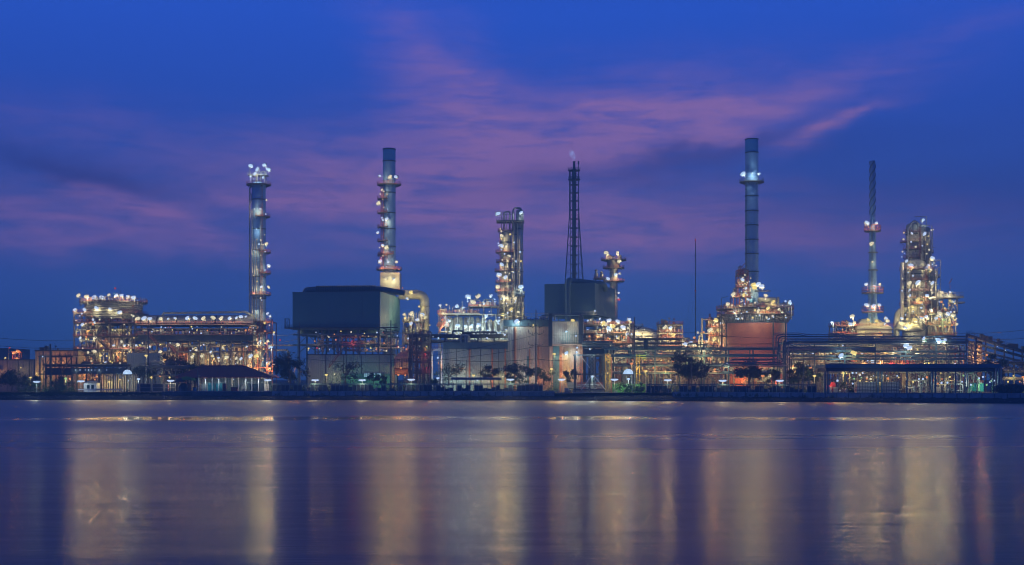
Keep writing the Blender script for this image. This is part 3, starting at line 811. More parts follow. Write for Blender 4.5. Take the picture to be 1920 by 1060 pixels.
# ------------------------------------------------------------------ far left: sheds, dock frame, hut
def hall(t, x0, x1, y0, y1, z1, mat, parapet=.6, seams=6.0, rng=None, pil=None, roofmat='steel'):
    MB().span(x0,x1,y0,y1,GZ-.5,z1).build('wall', M[mat], t)
    MB().span(x0-.25,x1+.25,y0-.25,y1+.25,z1+.003,z1+parapet).build('roof', M[roofmat], t)
    b = MB(); x = x0+seams
    while x < x1-1: b.span(x-.12,x+.12,y0-.09,y0-.003,GZ,z1-.1); x += seams
    if b.v: b.build('panel_seam', M['steel'], t)
rA = random.Random(21)
Y = 545; t = thing('storage_shed', 'ochre ribbed shed left of the leftmost process unit', 'shed', (X(103,Y),Y,GZ))
hall(t, X(66,Y), X(146,Y), Y, Y+22, Z(659,Y), 'ochre', .4, 3.5)
b = MB(); b.rail([(X(66,Y),Y-.3,Z(659,Y)+.4),(X(146,Y),Y-.3,Z(659,Y)+.4)],1.0,2); equip_clutter(b, X(64,Y),X(110,Y),Y+1,Y+8,Z(659,Y)+.4,7,rA,2.2); b.build('roof_equipment', M['steel'], t)
flood(t, W(112,680,Y)+Vector((0,-3,0)), 'o', 300, 'bulk', 1, 'wall_lamp', True, (0,-1.2,-.5))
flood(t, W(72,700,Y)+Vector((0,-2,0)), 'y', 160, 'bulk', 1, 'wall_lamp', True, (0,-1.2,-.5))
Y = 575; t = thing('storage_shed', 'low grey weathered shed at the far left edge', 'shed', (X(25,Y),Y,GZ))
hall(t, X(-70,Y), X(64,Y), Y, Y+20, Z(676,Y), 'shed', .5, 5)
flood(t, W(2,694,Y)+Vector((0,-2,0)), 'o', 260, 'bulk', 1.6, 'wall_lamp', True, (0,-1.2,-.5))
flood(t, W(44,690,Y)+Vector((0,-3,0)), 'y', 160, 'bulk', .6, 'wall_lamp', True, (0,-1.4,-.5))
Y = 600; t = thing('distant_tower', 'distant beacon tower with orange and red lamps above the grey shed', 'tower', (X(31,Y),Y,GZ))
b = MB(); frame_mb(b, [X(24,Y),X(36,Y)], [Y,Y+3], [GZ,12,18,Z(660,Y)], .3, .6, rA); b.span(X(22,Y),X(40,Y),Y-1,Y+4,Z(661,Y),Z(659,Y)); b.build('frame', M['red'], t)
floods(t, [(10,671,'y'),(31,672,'o'),(34,659,'o'),(26,661,'o')], Y-1, 'o', 200, size=.9); floods(t, [(18,652.5,'r')], Y-1, 'r', 20, shape='bulk', size=1.2)
b = MB().tube([(X(18,Y),Y-1,GZ),(X(18,Y),Y-1,Z(653,Y))], .15, 6); b.tube([(X(10,Y),Y-1,GZ),(X(10,Y),Y-1,Z(671,Y))], .15, 6); b.build('mast', M['steel'], t)
for lb, p0, p1, pt in [('long flat dark roofline of a distant tank far left',-40,16,655)]:
    Y = 680; t = thing('distant_building', lb, 'building', (X((p0+p1)/2,Y),Y,GZ)); hall(t, X(p0,Y), X(p1,Y), Y, Y+30, Z(pt,Y), 'acc', .5, 8)
Y = shore(100)+12
t = thing('dock_frame', 'black steel dock frame with crossed bracing in front of the ochre shed', 'steel frame', (X(105,Y),Y,GZ))
xs = [X(p,Y) for p in (75,95,115,134)]; b = MB()
for x in xs: b.beam((x,Y,GZ),(x,Y,Z(669,Y)),.42)
for z in (Z(669,Y), Z(702,Y)): b.beam((xs[0]-.6,Y,z),(xs[-1]+.6,Y,z),.5,.6)
for a, c in zip(xs, xs[1:]): b.beam((a,Y,Z(700,Y)),(c,Y,Z(670,Y)),.18); b.beam((c,Y,Z(700,Y)),(a,Y,Z(670,Y)),.18)
for x in xs: b.beam((x,Y+6,GZ),(x,Y+6,Z(669,Y)),.4); b.beam((x,Y,Z(669,Y)),(x,Y+6,Z(669,Y)),.4)
b.beam((xs[1],Y-.3,Z(704,Y)),(xs[1]-2.6,Y-.3,Z(712,Y)),.3); b.beam((xs[1],Y-.3,GZ),(xs[1],Y-.3,Z(645,Y)),.55)
b.build('frame', M['steel'], t); MB().rail([(xs[0],Y-.2,Z(669,Y)+.3),(xs[-1]+8,Y-.2,Z(669,Y)+.3)],1.2,2).build('railing', M['steel'], t)
flood(t, W(80,669,Y-1), 'c', 40, 'bulk')
Y = shore(180)+16
t = thing('pipe_bridge', 'dark elevated pipe bridge running left from the white-lit canopy', 'pipe bridge', (X(160,Y),Y,GZ))
pipe_rack(t, X(86,Y), X(238,Y), Y, Y+5, [Z(700,Y),Z(687,Y)], 5.2, rA, 5, 'steel', .5, (.18,.4), ('pipedark','steel'), .1)
MB().span(X(86,Y),X(238,Y),Y-.4,Y-.2,Z(699,Y),Z(690,Y)).build('cladding', M['steel'], t)
for i, p in enumerate((142,150,160,166,172,178,186,200)): flood(t, W(p,694,Y-.6), 'c', 12, 'bulk', .55, 'bulkhead_lamp', i % 3 == 0)
Y = shore(250)+17
t = thing('pipe_bridge', 'low dark pipe bridge between the white canopy and the pavilion', 'pipe bridge', (X(290,Y),Y,GZ))
pipe_rack(t, X(262,Y), X(352,Y), Y, Y+5, [Z(705,Y),Z(690,Y)], 5.0, rA, 6, 'steel', .5, (.18,.4), ('pipedark','steel','pipe'), .2)
floods(t, [(300,706,'o'),(318,708,'y'),(284,708,'y')], Y-.5, 'o', 60, shape='bulk')
t = thing('pipe_manifold', 'row of pale vertical pipes under the dark pipe bridge', 'pipes', (X(215,Y),Y+8,GZ))
for i in range(16):
    x = X(194+i*4.3,Y+4); MB().tube(fillet([(x,Y+3,GZ),(x,Y+3,Z(700+(i%3)*2,Y)),(x,Y+9,Z(700+(i%3)*2,Y))],.6),.22+.08*(i%2),7).build('pipe', M['cream' if i%3 else 'pipe'], t, True)
floods(t, [(205,716,'y'),(225,712,'y'),(240,714,'w'),(178,712,'o'),(150,705,'o'),(160,709,'o')], Y+1, 'y', 150, shape='bulk')
Y = shore(166)+8
t = thing('hut', 'small white hut with dark windows at the water on the left', 'hut', (X(167,Y),Y,GZ))
MB().span(X(157,Y),X(181,Y),Y,Y+4,GZ,Z(719,Y)).build('wall', M['white'], t)
rfm = MB(); x0,x1 = X(155,Y),X(183,Y); zr = Z(719,Y)
rfm._add([(x0,Y-.4,zr),(x1,Y-.4,zr),(x1,Y+4.4,zr),(x0,Y+4.4,zr),(x0+1.4,Y+2,zr+.95),(x1-1.4,Y+2,zr+.95)], [(0,1,5,4),(1,2,5),(2,3,4,5),(3,0,4),(3,2,1,0)]); rfm.build('roof', M['galv'], t)
for p in (163,171): MB().span(X(p,Y),X(p+5,Y),Y-.06,Y+.02,Z(729,Y),Z(722,Y)).build('window', M['glass'], t)
t = thing('barrier', 'long white horizontal barrier rail by the white hut', 'barrier', (X(188,Y),Y-3,GZ))
b = MB().span(X(146,Y-3),X(229,Y-3),Y-3.2,Y-3,Z(732,Y-3),Z(729.5,Y-3)); b.build('rail', M['white'], t); b = MB()
for i in range(10): x = X(148+i*9,Y-3); b.beam((x,Y-2.9,2.2),(x,Y-2.9,Z(729.5,Y-3)),.2)
b.build('post', M['white'], t)
Y = shore(285)+6
for j, (lb, p0, p1) in enumerate([('grey framed gate panel beside the pale cabinet',262,283),('grey framed gate panel nearest the red bollard',286,306),('grey framed gate panel between red bollard and parasol',309,329)]):
    t = thing('gate', lb, 'gate', (X((p0+p1)/2,Y),Y,GZ), 'gates on the left bank'); b = MB(); a, c = X(p0,Y), X(p1,Y); zt = Z(719,Y)
    for x in (a, c): b.beam((x,Y,GZ),(x,Y,zt),.22)
    for z in (zt, (zt+GZ)/2, GZ+.3): b.beam((a,Y,z),(c,Y,z),.2)
    b.build('frame', M['galv'], t); MB().span(a+.2,c-.2,Y+.1,Y+.16,GZ+.3,zt-.3).build('panel', M['navy'], t)
t = thing('cabinet', 'pale yellow-grey cabinet left of the gates', 'cabinet', (X(257,Y),Y,GZ))
MB().span(X(249,Y),X(263,Y),Y-1,Y+.8,2.6,3.2).build('plinth', M['conc'], t); MB().span(X(257,Y),X(262,Y),Y-.6,Y+.6,3.203,Z(719,Y)).build('door', M['cream'], t)
t = thing('bollard', 'red bollard between two grey gates', 'bollard', (X(318,Y),Y-2,GZ)); MB().lathe(X(318,Y),Y-2,[(.28,GZ-.4),(.28,Z(723,Y)),(.14,Z(722,Y))],10).build('post', M['red'], t); MB().lathe(X(318,Y),Y-2,[(.3,GZ+1.2),(.3,GZ+1.5)],10).build('band', M['white'], t)

# ------------------------------------------------------------------ riverside pavilion
Y = shore(420)+7
t = thing('pavilion', 'maroon hip-roofed open pavilion on white posts beside the river', 'pavilion', (X(425,Y),Y+6,GZ))
e0,e1,rz0,rz1 = X(330,Y),X(512,Y),Z(707,Y),Z(686,Y); r0,r1 = X(374,Y),X(452,Y)
b = MB(); b._add([(e0,Y-1.5,rz0),(e1,Y-1.5,rz0),(e1,Y+13.5,rz0),(e0,Y+13.5,rz0),(r0,Y+6,rz1),(r1,Y+6,rz1)],[(0,1,5,4),(1,2,5),(2,3,4,5),(3,0,4)])
b._add([(e0,Y-1.5,rz0-.3),(e1,Y-1.5,rz0-.3),(e1,Y+13.5,rz0-.3),(e0,Y+13.5,rz0-.3),(e0,Y-1.5,rz0),(e1,Y-1.5,rz0),(e1,Y+13.5,rz0),(e0,Y+13.5,rz0)],[(3,2,1,0),(0,1,5,4),(1,2,6,5),(2,3,7,6),(3,0,4,7)])
ro = b.build('roof', M['roofred'], t)
b = MB().tube([(r0,Y+6,rz1+.05),(r1,Y+6,rz1+.05)],.25,6)
for c in ((e0,Y-1.5,rz0,r0),(e1,Y-1.5,rz0,r1)): b.tube([(c[0],c[1],rz0+.05),(c[3],Y+6,rz1+.05)],.18,6)
b.build('ridge', M['roofred'], ro, True)
for i in range(11):
    x = X(373+i*12.4,Y); MB().beam((x,Y,GZ),(x,Y,rz0-.3),.3).build('post', M['white'], t)
MB().span(X(372,Y),X(500,Y),Y-.05,Y+.1,Z(718.5,Y),Z(717.5,Y)).build('handrail', M['galv'], t)
MB().span(X(368,Y),X(505,Y),Y-.5,Y+12,2.6,GZ+.12).build('floor', M['conc'], t)
for p0, p1 in ((390,401.5),(404,416.5)):
    MB().span(X(p0,Y),X(p1,Y),Y+.3,Y+.42,GZ+.3,Z(719,Y)).build('screen', M['turq'], t)
for p0, p1, mm in ((376,389,'cream'),(452,463,'louvre'),(468,486,'glass'),(495,504,'white')):
    MB().span(X(p0,Y),X(p1,Y),Y+.4,Y+.5,GZ+.3,Z(720,Y)).build('panel', M[mm], t)
MB().span(X(372,Y),X(500,Y),Y+11.5,Y+11.8,GZ,rz0-.6).build('back_wall', M['hall'], t)
floods(t, [(385,712,'c'),(410,712,'c'),(438,712,'w'),(462,713,'c'),(485,712,'c')], Y-.9, 'c', 60, shape='bulk', name='ceiling_lamp', size=.6)
for lb, px, py, w, mm, dy in [('open green parasol under the left eave of the pavilion',350,708,38,'green',-1),('open dark navy parasol left of the green one',338,711,24,'navy',-3)]:
    yy = Y+dy; p = W(px,py,yy); t = thing('parasol', lb, 'parasol', (p.x,yy,GZ)); w = w*yy/F/2
    MB().beam((p.x,yy,GZ),(p.x,yy,p.z+.6),.12).build('pole', M['galv'], t)
    MB().lathe(p.x,yy,[(w,p.z-1.1),(w*.72,p.z-.3),(w*.4,p.z+.2),(.08,p.z+.5)],8,False).build('canopy', M[mm], t)
def crate(lb, px, pb, pt, w, mm, dy, name='crate', cat='crate'):
    yy = Y+dy; a, c = X(px-w/2,yy), X(px+w/2,yy); t = thing(name, lb, cat, ((a+c)/2,yy,GZ)); zt = Z(pt,yy)
    MB().span(a,c,yy-.6,yy+.6,GZ+.02,zt).build('body', M[mm], t); b = MB()
    for x in (a, (a+c)/2, c): b.span(x-.06,x+.06,yy-.66,yy-.6,GZ+.02,zt)
    b.build('rib', M['steel'], t); MB().span(a-.08,c+.08,yy-.7,yy+.7,zt+.003,zt+.15).build('lid', M['steel'], t)
crate('red crate beside the turquoise screens under the pavilion',421,733,720,5,'red',-1)
crate('low red crate stack in the middle of the pavilion front',440,733,727,12,'red',-1.5)
crate('orange crate beneath the green parasol',355,733,720,7,'orange',-1)
crate('blue crate just right of the parasols',366,733,727,6,'bluep',-1.5)
t = thing('tyre', 'big dark tyre standing under the navy parasol', 'tyre', (X(343,Y-2),Y-2,GZ)); r = 9*Y/F; b = MB(); pts = [(X(343,Y-2)+(r*.72)*math.cos(i*math.pi/10),Y-2,GZ+r+(r*.72)*math.sin(i*math.pi/10)) for i in range(21)]
b.tube(pts, r*.3, 8, False); b.build('tread', M['steel'], t, True); MB().tube([(X(343,Y-2),Y-2.15,GZ+r),(X(343,Y-2),Y-1.85,GZ+r)], r*.45, 14).build('rim', M['steel'], t)
# ------------------------------------------------------------------ leftmost process unit and its long cooler deck
rB = random.Random(31)
Y = 552
t = thing('process_unit', 'leftmost process unit crowned by a row of floodlights over a ribbed drum', 'process unit', (X(195,Y),Y+8,GZ))
lv = [Z(p,Y) for p in (682,656,632,607,588)]
steel_unit(t, X(139,Y), X(252,Y), Y, Y+20, lv, 5, 2, rB, 'frame', 'red', .45, 34, 9, .45, True, 'cream', 3.0, 9, 10)
# ribbed drum heater on top
cx, cy, r = X(200,Y), Y+10, 53*Y/F
b = MB().lathe(cx, cy, [(r*.9,Z(597,Y)),(r*.97,Z(590,Y)),(r,Z(572,Y)),(r*1.02,Z(564,Y))], 36); b.build('drum', M['cream'], t, True)
b = MB()
for i in range(7): zz = Z(593-i*4,Y); b.lathe(cx, cy, [(r*1.0+.1,zz),(r*1.03+.1,zz+.1),(r*1.0+.1,zz+.35)], 36, False)
b.build('drum_band', M['alu2'], t)
d = ring_platform(t, cx, cy, Z(565,Y), r*.6, r+2.2, 0, 360, 'red', .4, 1.3)
b = MB()
for i in range(26):
    a = math.pi+i*math.pi/25; x, y = cx+(r+2.0)*math.cos(a), cy+(r+2.0)*math.sin(a)
    b.beam((x,y,Z(572,Y)),(x,y,Z(556,Y)),.16)
for i in range(12): b.tube(fillet([(cx+(i-6)*1.6,cy-r*.5,Z(565,Y)),(cx+(i-6)*1.6,cy-r*.5,Z(556+(i*3)%5,Y)),(cx+(i-6)*1.6+1.2,cy-r*.5,Z(556+(i*3)%5,Y)),(cx+(i-6)*1.6+1.2,cy-r*.5,Z(565,Y))],.4,3),.22,6)
b.build('pipework', M['alu'], t, True)
MB().beam((X(216,Y),Y+8,Z(560,Y)),(X(216,Y),Y+8,Z(541,Y)),.2).build('mast', M['steel'], t)
floods(t, [(216,541,'r')], Y+7.6, 'r', 15, shape='bulk', size=.9, name='beacon')
floods(t, [(147,554),(162,556),(176,558),(191,558),(204,553),(218,554),(228,554),(239,556),(250,558)], Y-2.2, 'w', 190)
floods(t, [(140,581),(158,581),(181,578),(207,580),(224,586)], Y-1.8, 'w', 170)
floods(t, [(154,609),(177,605),(150,634),(178,634),(213,648),(234,648),(178,659)], Y-1.2, 'w', 170)
floods(t, [(165,622,'y'),(195,640,'o'),(160,672,'o'),(200,668,'y'),(225,660,'o'),(150,695,'o'),(172,700,'o'),(185,700,'o'),(240,670,'y'),(230,620,'y')], Y+3, 'o', 220, shape='bulk')
stair = stair_mb(MB(), (X(182,Y),Y-1.2,Z(588,Y)), (X(205,Y),Y-1.2,Z(607,Y))); stair_mb(stair, (X(205,Y),Y-1.2,Z(607,Y)), (X(180,Y),Y-1.2,Z(632,Y))); stair_mb(stair, (X(180,Y),Y-1.2,Z(632,Y)), (X(205,Y),Y-1.2,Z(656,Y)))
stair.build('stairway', M['steel'], t)

sparkle(t, 140, 252, 585, 712, Y-.9, 60, rB)
Y = 556
t = thing('cooler_deck', 'long lamp-lined fin-fan cooler deck with red railings between leftmost unit and tall column', 'process unit', (X(345,Y),Y+8,GZ))
x0, x1 = X(254,Y), X(474,Y)
xs = lspan(x0,x1,11); frame_mb(MB(), xs, [Y,Y+9,Y+18], [GZ,Z(660,Y),Z(634,Y),Z(617,Y)], .5, .12, rB).build('frame', M['frame'], t)
MB().span(x0-.3,x1+.3,Y-.5,Y+18.5,Z(639,Y),Z(629,Y)).build('girder', M['steel'], t)
for zt in (629, 610):
    d = MB().span(x0-.8,x1+.8,Y-1.2,Y+19,Z(zt,Y)+.01,Z(zt,Y)+.3).build('deck', M['deck'], t)
    MB().rail([(x0-.7,Y-1.1,Z(zt,Y)+.3),(x1+.7,Y-1.1,Z(zt,Y)+.3)],1.3,1.4,.08).build('railing', M['red'], d)
for i in range(6):
    a, c = x0+(x1-x0)*i/6+.4, x0+(x1-x0)*(i+1)/6-.4
    b = MB(); n = 9; prof = [(math.cos(math.pi*k/(n-1)), math.sin(math.pi*k/(n-1))) for k in range(n)]; zb = Z(606,Y); zt = Z(589,Y); w = 7.0
    vs = [(xx, Y+9-w*p, zb+(zt-zb)*q**.8) for xx in (a,c) for p, q in prof]
    b._add(vs, [(k,k+1,n+k+1,n+k) for k in range(n-1)]+[tuple(range(n-1,-1,-1)),tuple(range(n,2*n))]); b.build('cooler_hood', M['alu'], t, True)
    e = MB(); equip_clutter(e, a, c, Y-.6, Y+1.5, Z(629,Y)+.3, 9, rB, 2.6); pipe_clutter(e, a, c, Y+1, Y+4, Z(629,Y)+.3, Z(611,Y), 10, rB, (.12,.25)); e.build('fan_bay_equipment', M['cream' if i%2 else 'pipe'], t, True)
    e = MB(); pipe_clutter(e, a, c, Y+1, Y+14, GZ, Z(641,Y), 15, rB, (.12,.36)); equip_clutter(e, a, c, Y+1, Y+12, GZ, 7, rB, 4.5); e.build('pipework', M[rB.choice(['alu2','pipe','cream'])], t, True)
    q = rB.uniform(a+2,c-2); MB().lathe(q,Y+7,[(.5,GZ),(1.5,GZ+1),(1.5,Z(662,Y)),(.4,Z(658,Y))],14).build('vessel', M['cream'], t, True)
rw = random.Random(77); xx = x0+1
while xx < x1-4:                           # furnace boxes and exchanger banks between the columns
    w = rw.uniform(3.5,7.5); zt = Z(rw.choice([644,650,656,664]),Y); q = Y+rw.uniform(9,15)
    MB().span(xx, xx+w*.86, q, q+4, GZ, zt).build('furnace_box', M[rw.choice(['cream','ochre','alu','cream','orange'])], t)
    p = MB(); pipe_clutter(p, xx, xx+w, q-2, q-.4, GZ, zt, 7, rw, (.1,.22)); build_pieces(p, [M['cream'],M['orange'],M['pipe'],M['red']], t, 7)
    xx += w
for i in range(14):
    q = x0+(x1-x0)*(i+.5)/14; MB().tube([(q-3.2,Y+2+i%2*2,Z(648-(i%3)*3,Y)),(q+3.2,Y+2+i%2*2,Z(648-(i%3)*3,Y))], .75, 12).build('exchanger', M['alu' if i%2 else 'cream'], t, True)
MB().tube(fillet([(X(297,Y),Y+6,Z(592,Y)),(X(300,Y),Y+6,Z(586,Y)),(X(455,Y),Y+6,Z(584,Y)),(X(466,Y),Y+6,Z(590,Y))],1.2),.5,10).build('header_pipe', M['cream'], t, True)
stair_mb(stair_mb(MB(), (X(281,Y),Y-2,Z(629,Y)), (X(304,Y),Y-2,Z(654,Y))), (X(318,Y),Y-2,Z(648,Y)), (X(332,Y),Y-2,Z(662,Y))).build('stairway', M['red'], t)
floods(t, [(258,598),(281,598),(301,598),(328,597),(351,597),(381,597),(400,596),(430,597),(443,596),(452,594),(461,594),(270,597),(315,598),(366,597),(415,597)], Y-2.2, 'w', 110)
floods(t, [(334,646,None),(361,669),(378,668),(410,671),(425,670),(443,672),(452,673),(255,648),(281,650),(300,660),(395,660),(470,668)], Y-1.5, 'w', 140)
floods(t, [(275,660,'o'),(310,672,'o'),(345,665,'o'),(370,650,'y'),(420,655,'y'),(455,655,'o'),(400,676,'o'),(466,684,'o'),(300,640,'y'),(435,640,'o')], Y+5, 'o', 200, shape='bulk')
MB().span(X(246,Y),X(308,Y),Y-6,Y-2.5,GZ,Z(663,Y)).build('switch_room', M['hall'], t)

sparkle(t, 262, 470, 612, 626, Y-1.1, 26, rB, 'wvyo', (.28,.5)); sparkle(t, 262, 470, 643, 690, Y+1, 56, rB)
# ------------------------------------------------------------------ tall lit column on the left
def column_shell(t, px0, px1, pt, pb, Y, mat, name='shell', dome=True, taper=1.0, bands=(), n=26, dx=0):
    cx = X((px0+px1)/2,Y)+dx; r = (px1-px0)/2*Y/F; zb, zt = Z(pb,Y), Z(pt,Y)
    prof = [(r*taper,zb)]
    prof += [(r,zt-(r*.5 if dome else 0))]
    if dome: prof += [(r*.93,zt-r*.28),(r*.7,zt-r*.1),(r*.3,zt)]
    MB().lathe(cx,Y,prof,n).build(name, M[mat], t, True)
    if bands:
        b = MB()
        for p in bands: q = 1+(taper-1)*(zt-Z(p,Y))/(zt-zb); b.lathe(cx,Y,[(r*q+.02,Z(p,Y)-.22),(r*q+.2,Z(p,Y)-.2),(r*q+.2,Z(p,Y)+.2),(r*q+.02,Z(p,Y)+.22)],n,False)
        b.build('band', M['steel'], t)
    return cx, r
Y = 566
t = thing('distillation_column', 'tall cylindrical column at left with a floodlit crown platform and riser pipe', 'column', (X(485,Y),Y,GZ))
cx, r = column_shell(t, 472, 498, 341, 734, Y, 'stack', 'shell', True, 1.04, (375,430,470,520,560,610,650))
for p, a0, a1, ex in ((347,0,360,2.4),(407,-95,60,2.0),(474,-80,40,2.3),(513,-80,40,2.3),(553,-120,60,2.3),(604,-95,50,3.2),(624,-95,50,3.4),(655,0,360,2.0)): ring_platform(t, cx, Y, Z(p,Y), r, r+ex, a0, a1)
b = MB(); x = X(469,Y); b.tube(fillet([(x,Y-1,GZ),(x,Y-1,Z(352,Y)),(cx-1,Y-1,Z(346,Y))],1.0),.38,8); b.tube([(X(475,Y),Y-r,GZ),(X(475,Y),Y-r,Z(395,Y))],.3,7); b.tube([(X(492,Y),Y-r-.6,GZ),(X(492,Y),Y-r-.6,Z(410,Y))],.34,7)
b.tube(fillet([(x,Y-1.4,Z(362,Y)),(x+.9,Y-1.4,Z(366,Y)),(x+.9,Y-1.4,Z(378,Y)),(x,Y-1.4,Z(384,Y))],.6),.3,7); b.build('riser_pipe', M['alu'], t, True)
MB().ladder(X(494,Y), Y-r-.9, Z(660,Y), Z(345,Y), .6).build('ladder', M['red'], t)
b = MB(); frame_mb(b, [cx-3,cx,cx+3], [Y-2,Y+2], [Z(347,Y),Z(330,Y)], .18, .5, rB); b.span(cx-4.4,cx+4.2,Y-2.4,Y+2.4,Z(330,Y),Z(329,Y)); b.beam((cx-4,Y,Z(329,Y)),(cx-4,Y,Z(312,Y)),.14); b.beam((cx+5,Y,Z(347,Y)),(cx+5,Y,Z(309,Y)),.14); b.tube([(cx-1,Y,Z(345,Y)),(cx-1,Y,Z(316,Y))],.3,7); b.tube(fillet([(cx+1,Y,Z(345,Y)),(cx+1,Y,Z(322,Y)),(cx+3,Y,Z(322,Y)),(cx+3,Y,Z(335,Y))],.7),.25,7); b.rail([(cx-4.4,Y-2.4,Z(329,Y)),(cx+4.2,Y-2.4,Z(329,Y))],1.1,1.2,.07); b.build('crown_frame', M['galv'], t)
floods(t, [(470,311),(495,310),(470,331),(493,333),(482,318),(478,326,'w'),(503,318)], Y-3.4, 'c', 150)
floods(t, [(488,392),(500,457),(504,498),(490,538),(503,538),(502,588),(506,593)], Y-4.8, 'w', 190)
floods(t, [(488,640),(502,640),(501,680),(480,668,'y'),(495,700,'o'),(478,690,'o'),(507,690,'o')], Y-4.6, 'w', 260)
lx = [X(470,Y),X(487,Y),X(504,Y),X(514,Y)]
frame_mb(MB(), lx, [Y-4.2,Y+5], [GZ,Z(690,Y),Z(655,Y),Z(625,Y),Z(605,Y)], .35, .6, rB).build('base_frame', M['red'], t)
p = MB(); pipe_clutter(p, lx[0], lx[-1], Y-4, Y-3.2, GZ, Z(640,Y), 22, rB, (.12,.3)); build_pieces(p, M['pipe'], t, 36, 'pipework')
b = MB().tube(fillet([(X(505,Y),Y-2,Z(648,Y)),(X(560,Y),Y-2,Z(648,Y)),(X(600,Y),Y-2,Z(648,Y))],1),.35,8); b.tube(fillet([(X(505,Y),Y-2,Z(657,Y)),(X(541,Y),Y-2,Z(657,Y)),(X(544,Y),Y-2,Z(664,Y)),(X(544,Y),Y-2,GZ)],1.4),.42,8); b.build('crossover_pipe', M['cream'], t, True)
floods(t, [(477,392),(481,430,'c'),(476,470),(482,505),(477,548),(480,583),(475,615),(484,660)], Y-r-1.5, 'w', 120, shape='bulk', size=.8)
sparkle(t, 470, 514, 600, 705, Y-4.6, 26, rB); sparkle(t, 474, 500, 360, 600, Y-r-1.2, 16, rB, 'wvcy', (.3,.5))
b = MB()
for p in (476.5,480,484,488.5): b.tube([(X(p,Y),Y-r-.25,GZ),(X(p,Y),Y-r-.25,Z(rB.uniform(380,560),Y))],rB.uniform(.1,.2),6)
b.build('riser_pipe', M['alu'], t, True)
floods(t, [(525,638,'r')], Y-3, 'r', 15, shape='bulk', name='beacon')

# ------------------------------------------------------------------ first dark box on legs (condenser)
def local(ox, oy, rot):
    ca, sa = math.cos(rot), math.sin(rot)
    return lambda x, y, z: (ox+x*ca-y*sa, oy+x*sa+y*ca, z)
Y = 535; rot = math.radians(-7); ox, oy = X(712,Y), Y
t = thing('air_cooled_condenser', 'large dark blue windwall box on steel legs with a ribbed header on top', 'cooler box', (ox-18,oy+15,GZ))
Wd, Dp = 37.5, 40; P = local(ox, oy, rot); z0, z1 = Z(614,Y), Z(547,Y)
def lbox(b, P, x0, x1, y0, y1, za, zb):
    c = [P(x0,y0,za),P(x1,y0,za),P(x1,y1,za),P(x0,y1,za),P(x0,y0,zb),P(x1,y0,zb),P(x1,y1,zb),P(x0,y1,zb)]
    b._add(c, [(3,2,1,0),(4,5,6,7),(0,1,5,4),(1,2,6,5),(2,3,7,6),(3,0,4,7)]); return b
lbox(MB(), P, -Wd, 0, 0, Dp, z0, z1).build('windwall', M['acc'], t)
b = MB()
for x in lspan(-Wd,0,5)[1:]: lbox(b, P, x-.12, x+.12, -.07, -.003, z0, z1)
for y in lspan(0,Dp,5)[1:]: lbox(b, P, .003, .07, y-.1, y+.1, z0, z1)
lbox(b, P, -Wd-.1, .1, -.14, -.073, z1-.35, z1+.1); b.build('panel_seam', M['rack'], t)
zz = Z(541,Y); hp = [P(-Wd+3.5,6,z1-1),P(-Wd+3.8,6,zz),P(-Wd+7,6,zz+.3),P(-2,6,zz+.3),P(9,8,zz-1.5)]
MB().tube(fillet(hp,2.5,5),1.15,12).build('steam_header', M['acc2'], t, True)
b = MB()
for i in range(26):
    q = P(-Wd+9+i*1.0,6,zz+.3); b.lathe(q[0],q[1],[(1.22,zz-.1),(1.22,zz+.1)],4); lbox(b, P, -Wd+9+i*1.0-.12, -Wd+9+i*1.0+.12, 4.6, 7.4, zz-.9, zz+1.75)
b.build('header_rib', M['steel'], t)
b = MB()
for i in range(18): lbox(b, P, -Wd+8.4+i*1.55, -Wd+8.9+i*1.55, 5.6, 6.4, z1, zz-.5)
b.build('header_leg', M['galv'], t)
b = MB(); legs = lspan(-Wd+2.2,-.8,4)
for x in legs:
    for y in (1,14,27,39): b.beam(P(x,y,GZ),P(x,y,z0),.6)
for za in (z0-.6, Z(627,Y), Z(646,Y)):
    for y in (1,14,27,39): b.beam(P(-Wd,y,za),P(0,y,za),.5,.7)
    for x in legs: b.beam(P(x,1,za),P(x,39,za),.45,.6)
for a, c in zip(legs, legs[1:]):
    m = (a+c)/2; b.beam(P(a,1,Z(662,Y)),P(m,1,Z(647,Y)),.32); b.beam(P(c,1,Z(662,Y)),P(m,1,Z(647,Y)),.32); b.beam(P(a,1,Z(646,Y)),P(m,1,Z(628,Y)),.25); b.beam(P(c,1,Z(646,Y)),P(m,1,Z(628,Y)),.25)
b.build('leg_frame', M['rack'], t)
b = MB()
for i in range(4):
    q = P(-Wd*(i+.5)/4, 9, 0); b.lathe(q[0],q[1],[(4.3,z0-2.6),(4.0,z0-1.6),(3.9,z0-.02)],24)
b.build('fan_ring', M['acc'], t, True)
wk = MB(); lbox(wk, P, -Wd-3.2, -Wd+3, -1.3, 12, z0-.35, z0-.1); lbox(wk, P, -Wd-1, 8, -1.2, 0, z0-.35, z0-.1); w = wk.build('walkway', M['steel'], t)
MB().rail([P(-Wd-3.1,12,z0-.1),P(-Wd-3.1,-1.2,z0-.1),P(-Wd,-1.2,z0-.1),P(0,-1.15,z0-.1),P(8,-1.15,z0-.1)],1.3,1.5).build('railing', M['steel'], w)
ld = MB(); q = P(-Wd-2.4,-.6,0); ld.ladder(q[0],q[1],Z(614,Y),Z(598,Y),.6); frame_mb(ld,[q[0]-.8,q[0]+1],[q[1],q[1]+1.5],[Z(614,Y),Z(597,Y)],.14,.8,rB); ld.build('ladder', M['steel'], t)
e = MB(); pipe_clutter(e, X(600,Y), X(752,Y), Y+4, Y+12, Z(660,Y), Z(620,Y), 34, rB, (.15,.4)); equip_clutter(e, X(580,Y), X(750,Y), Y+6, Y+14, Z(646,Y), 22, rB, 2.8); build_pieces(e, M['pipe'], t, 36, 'pipework')
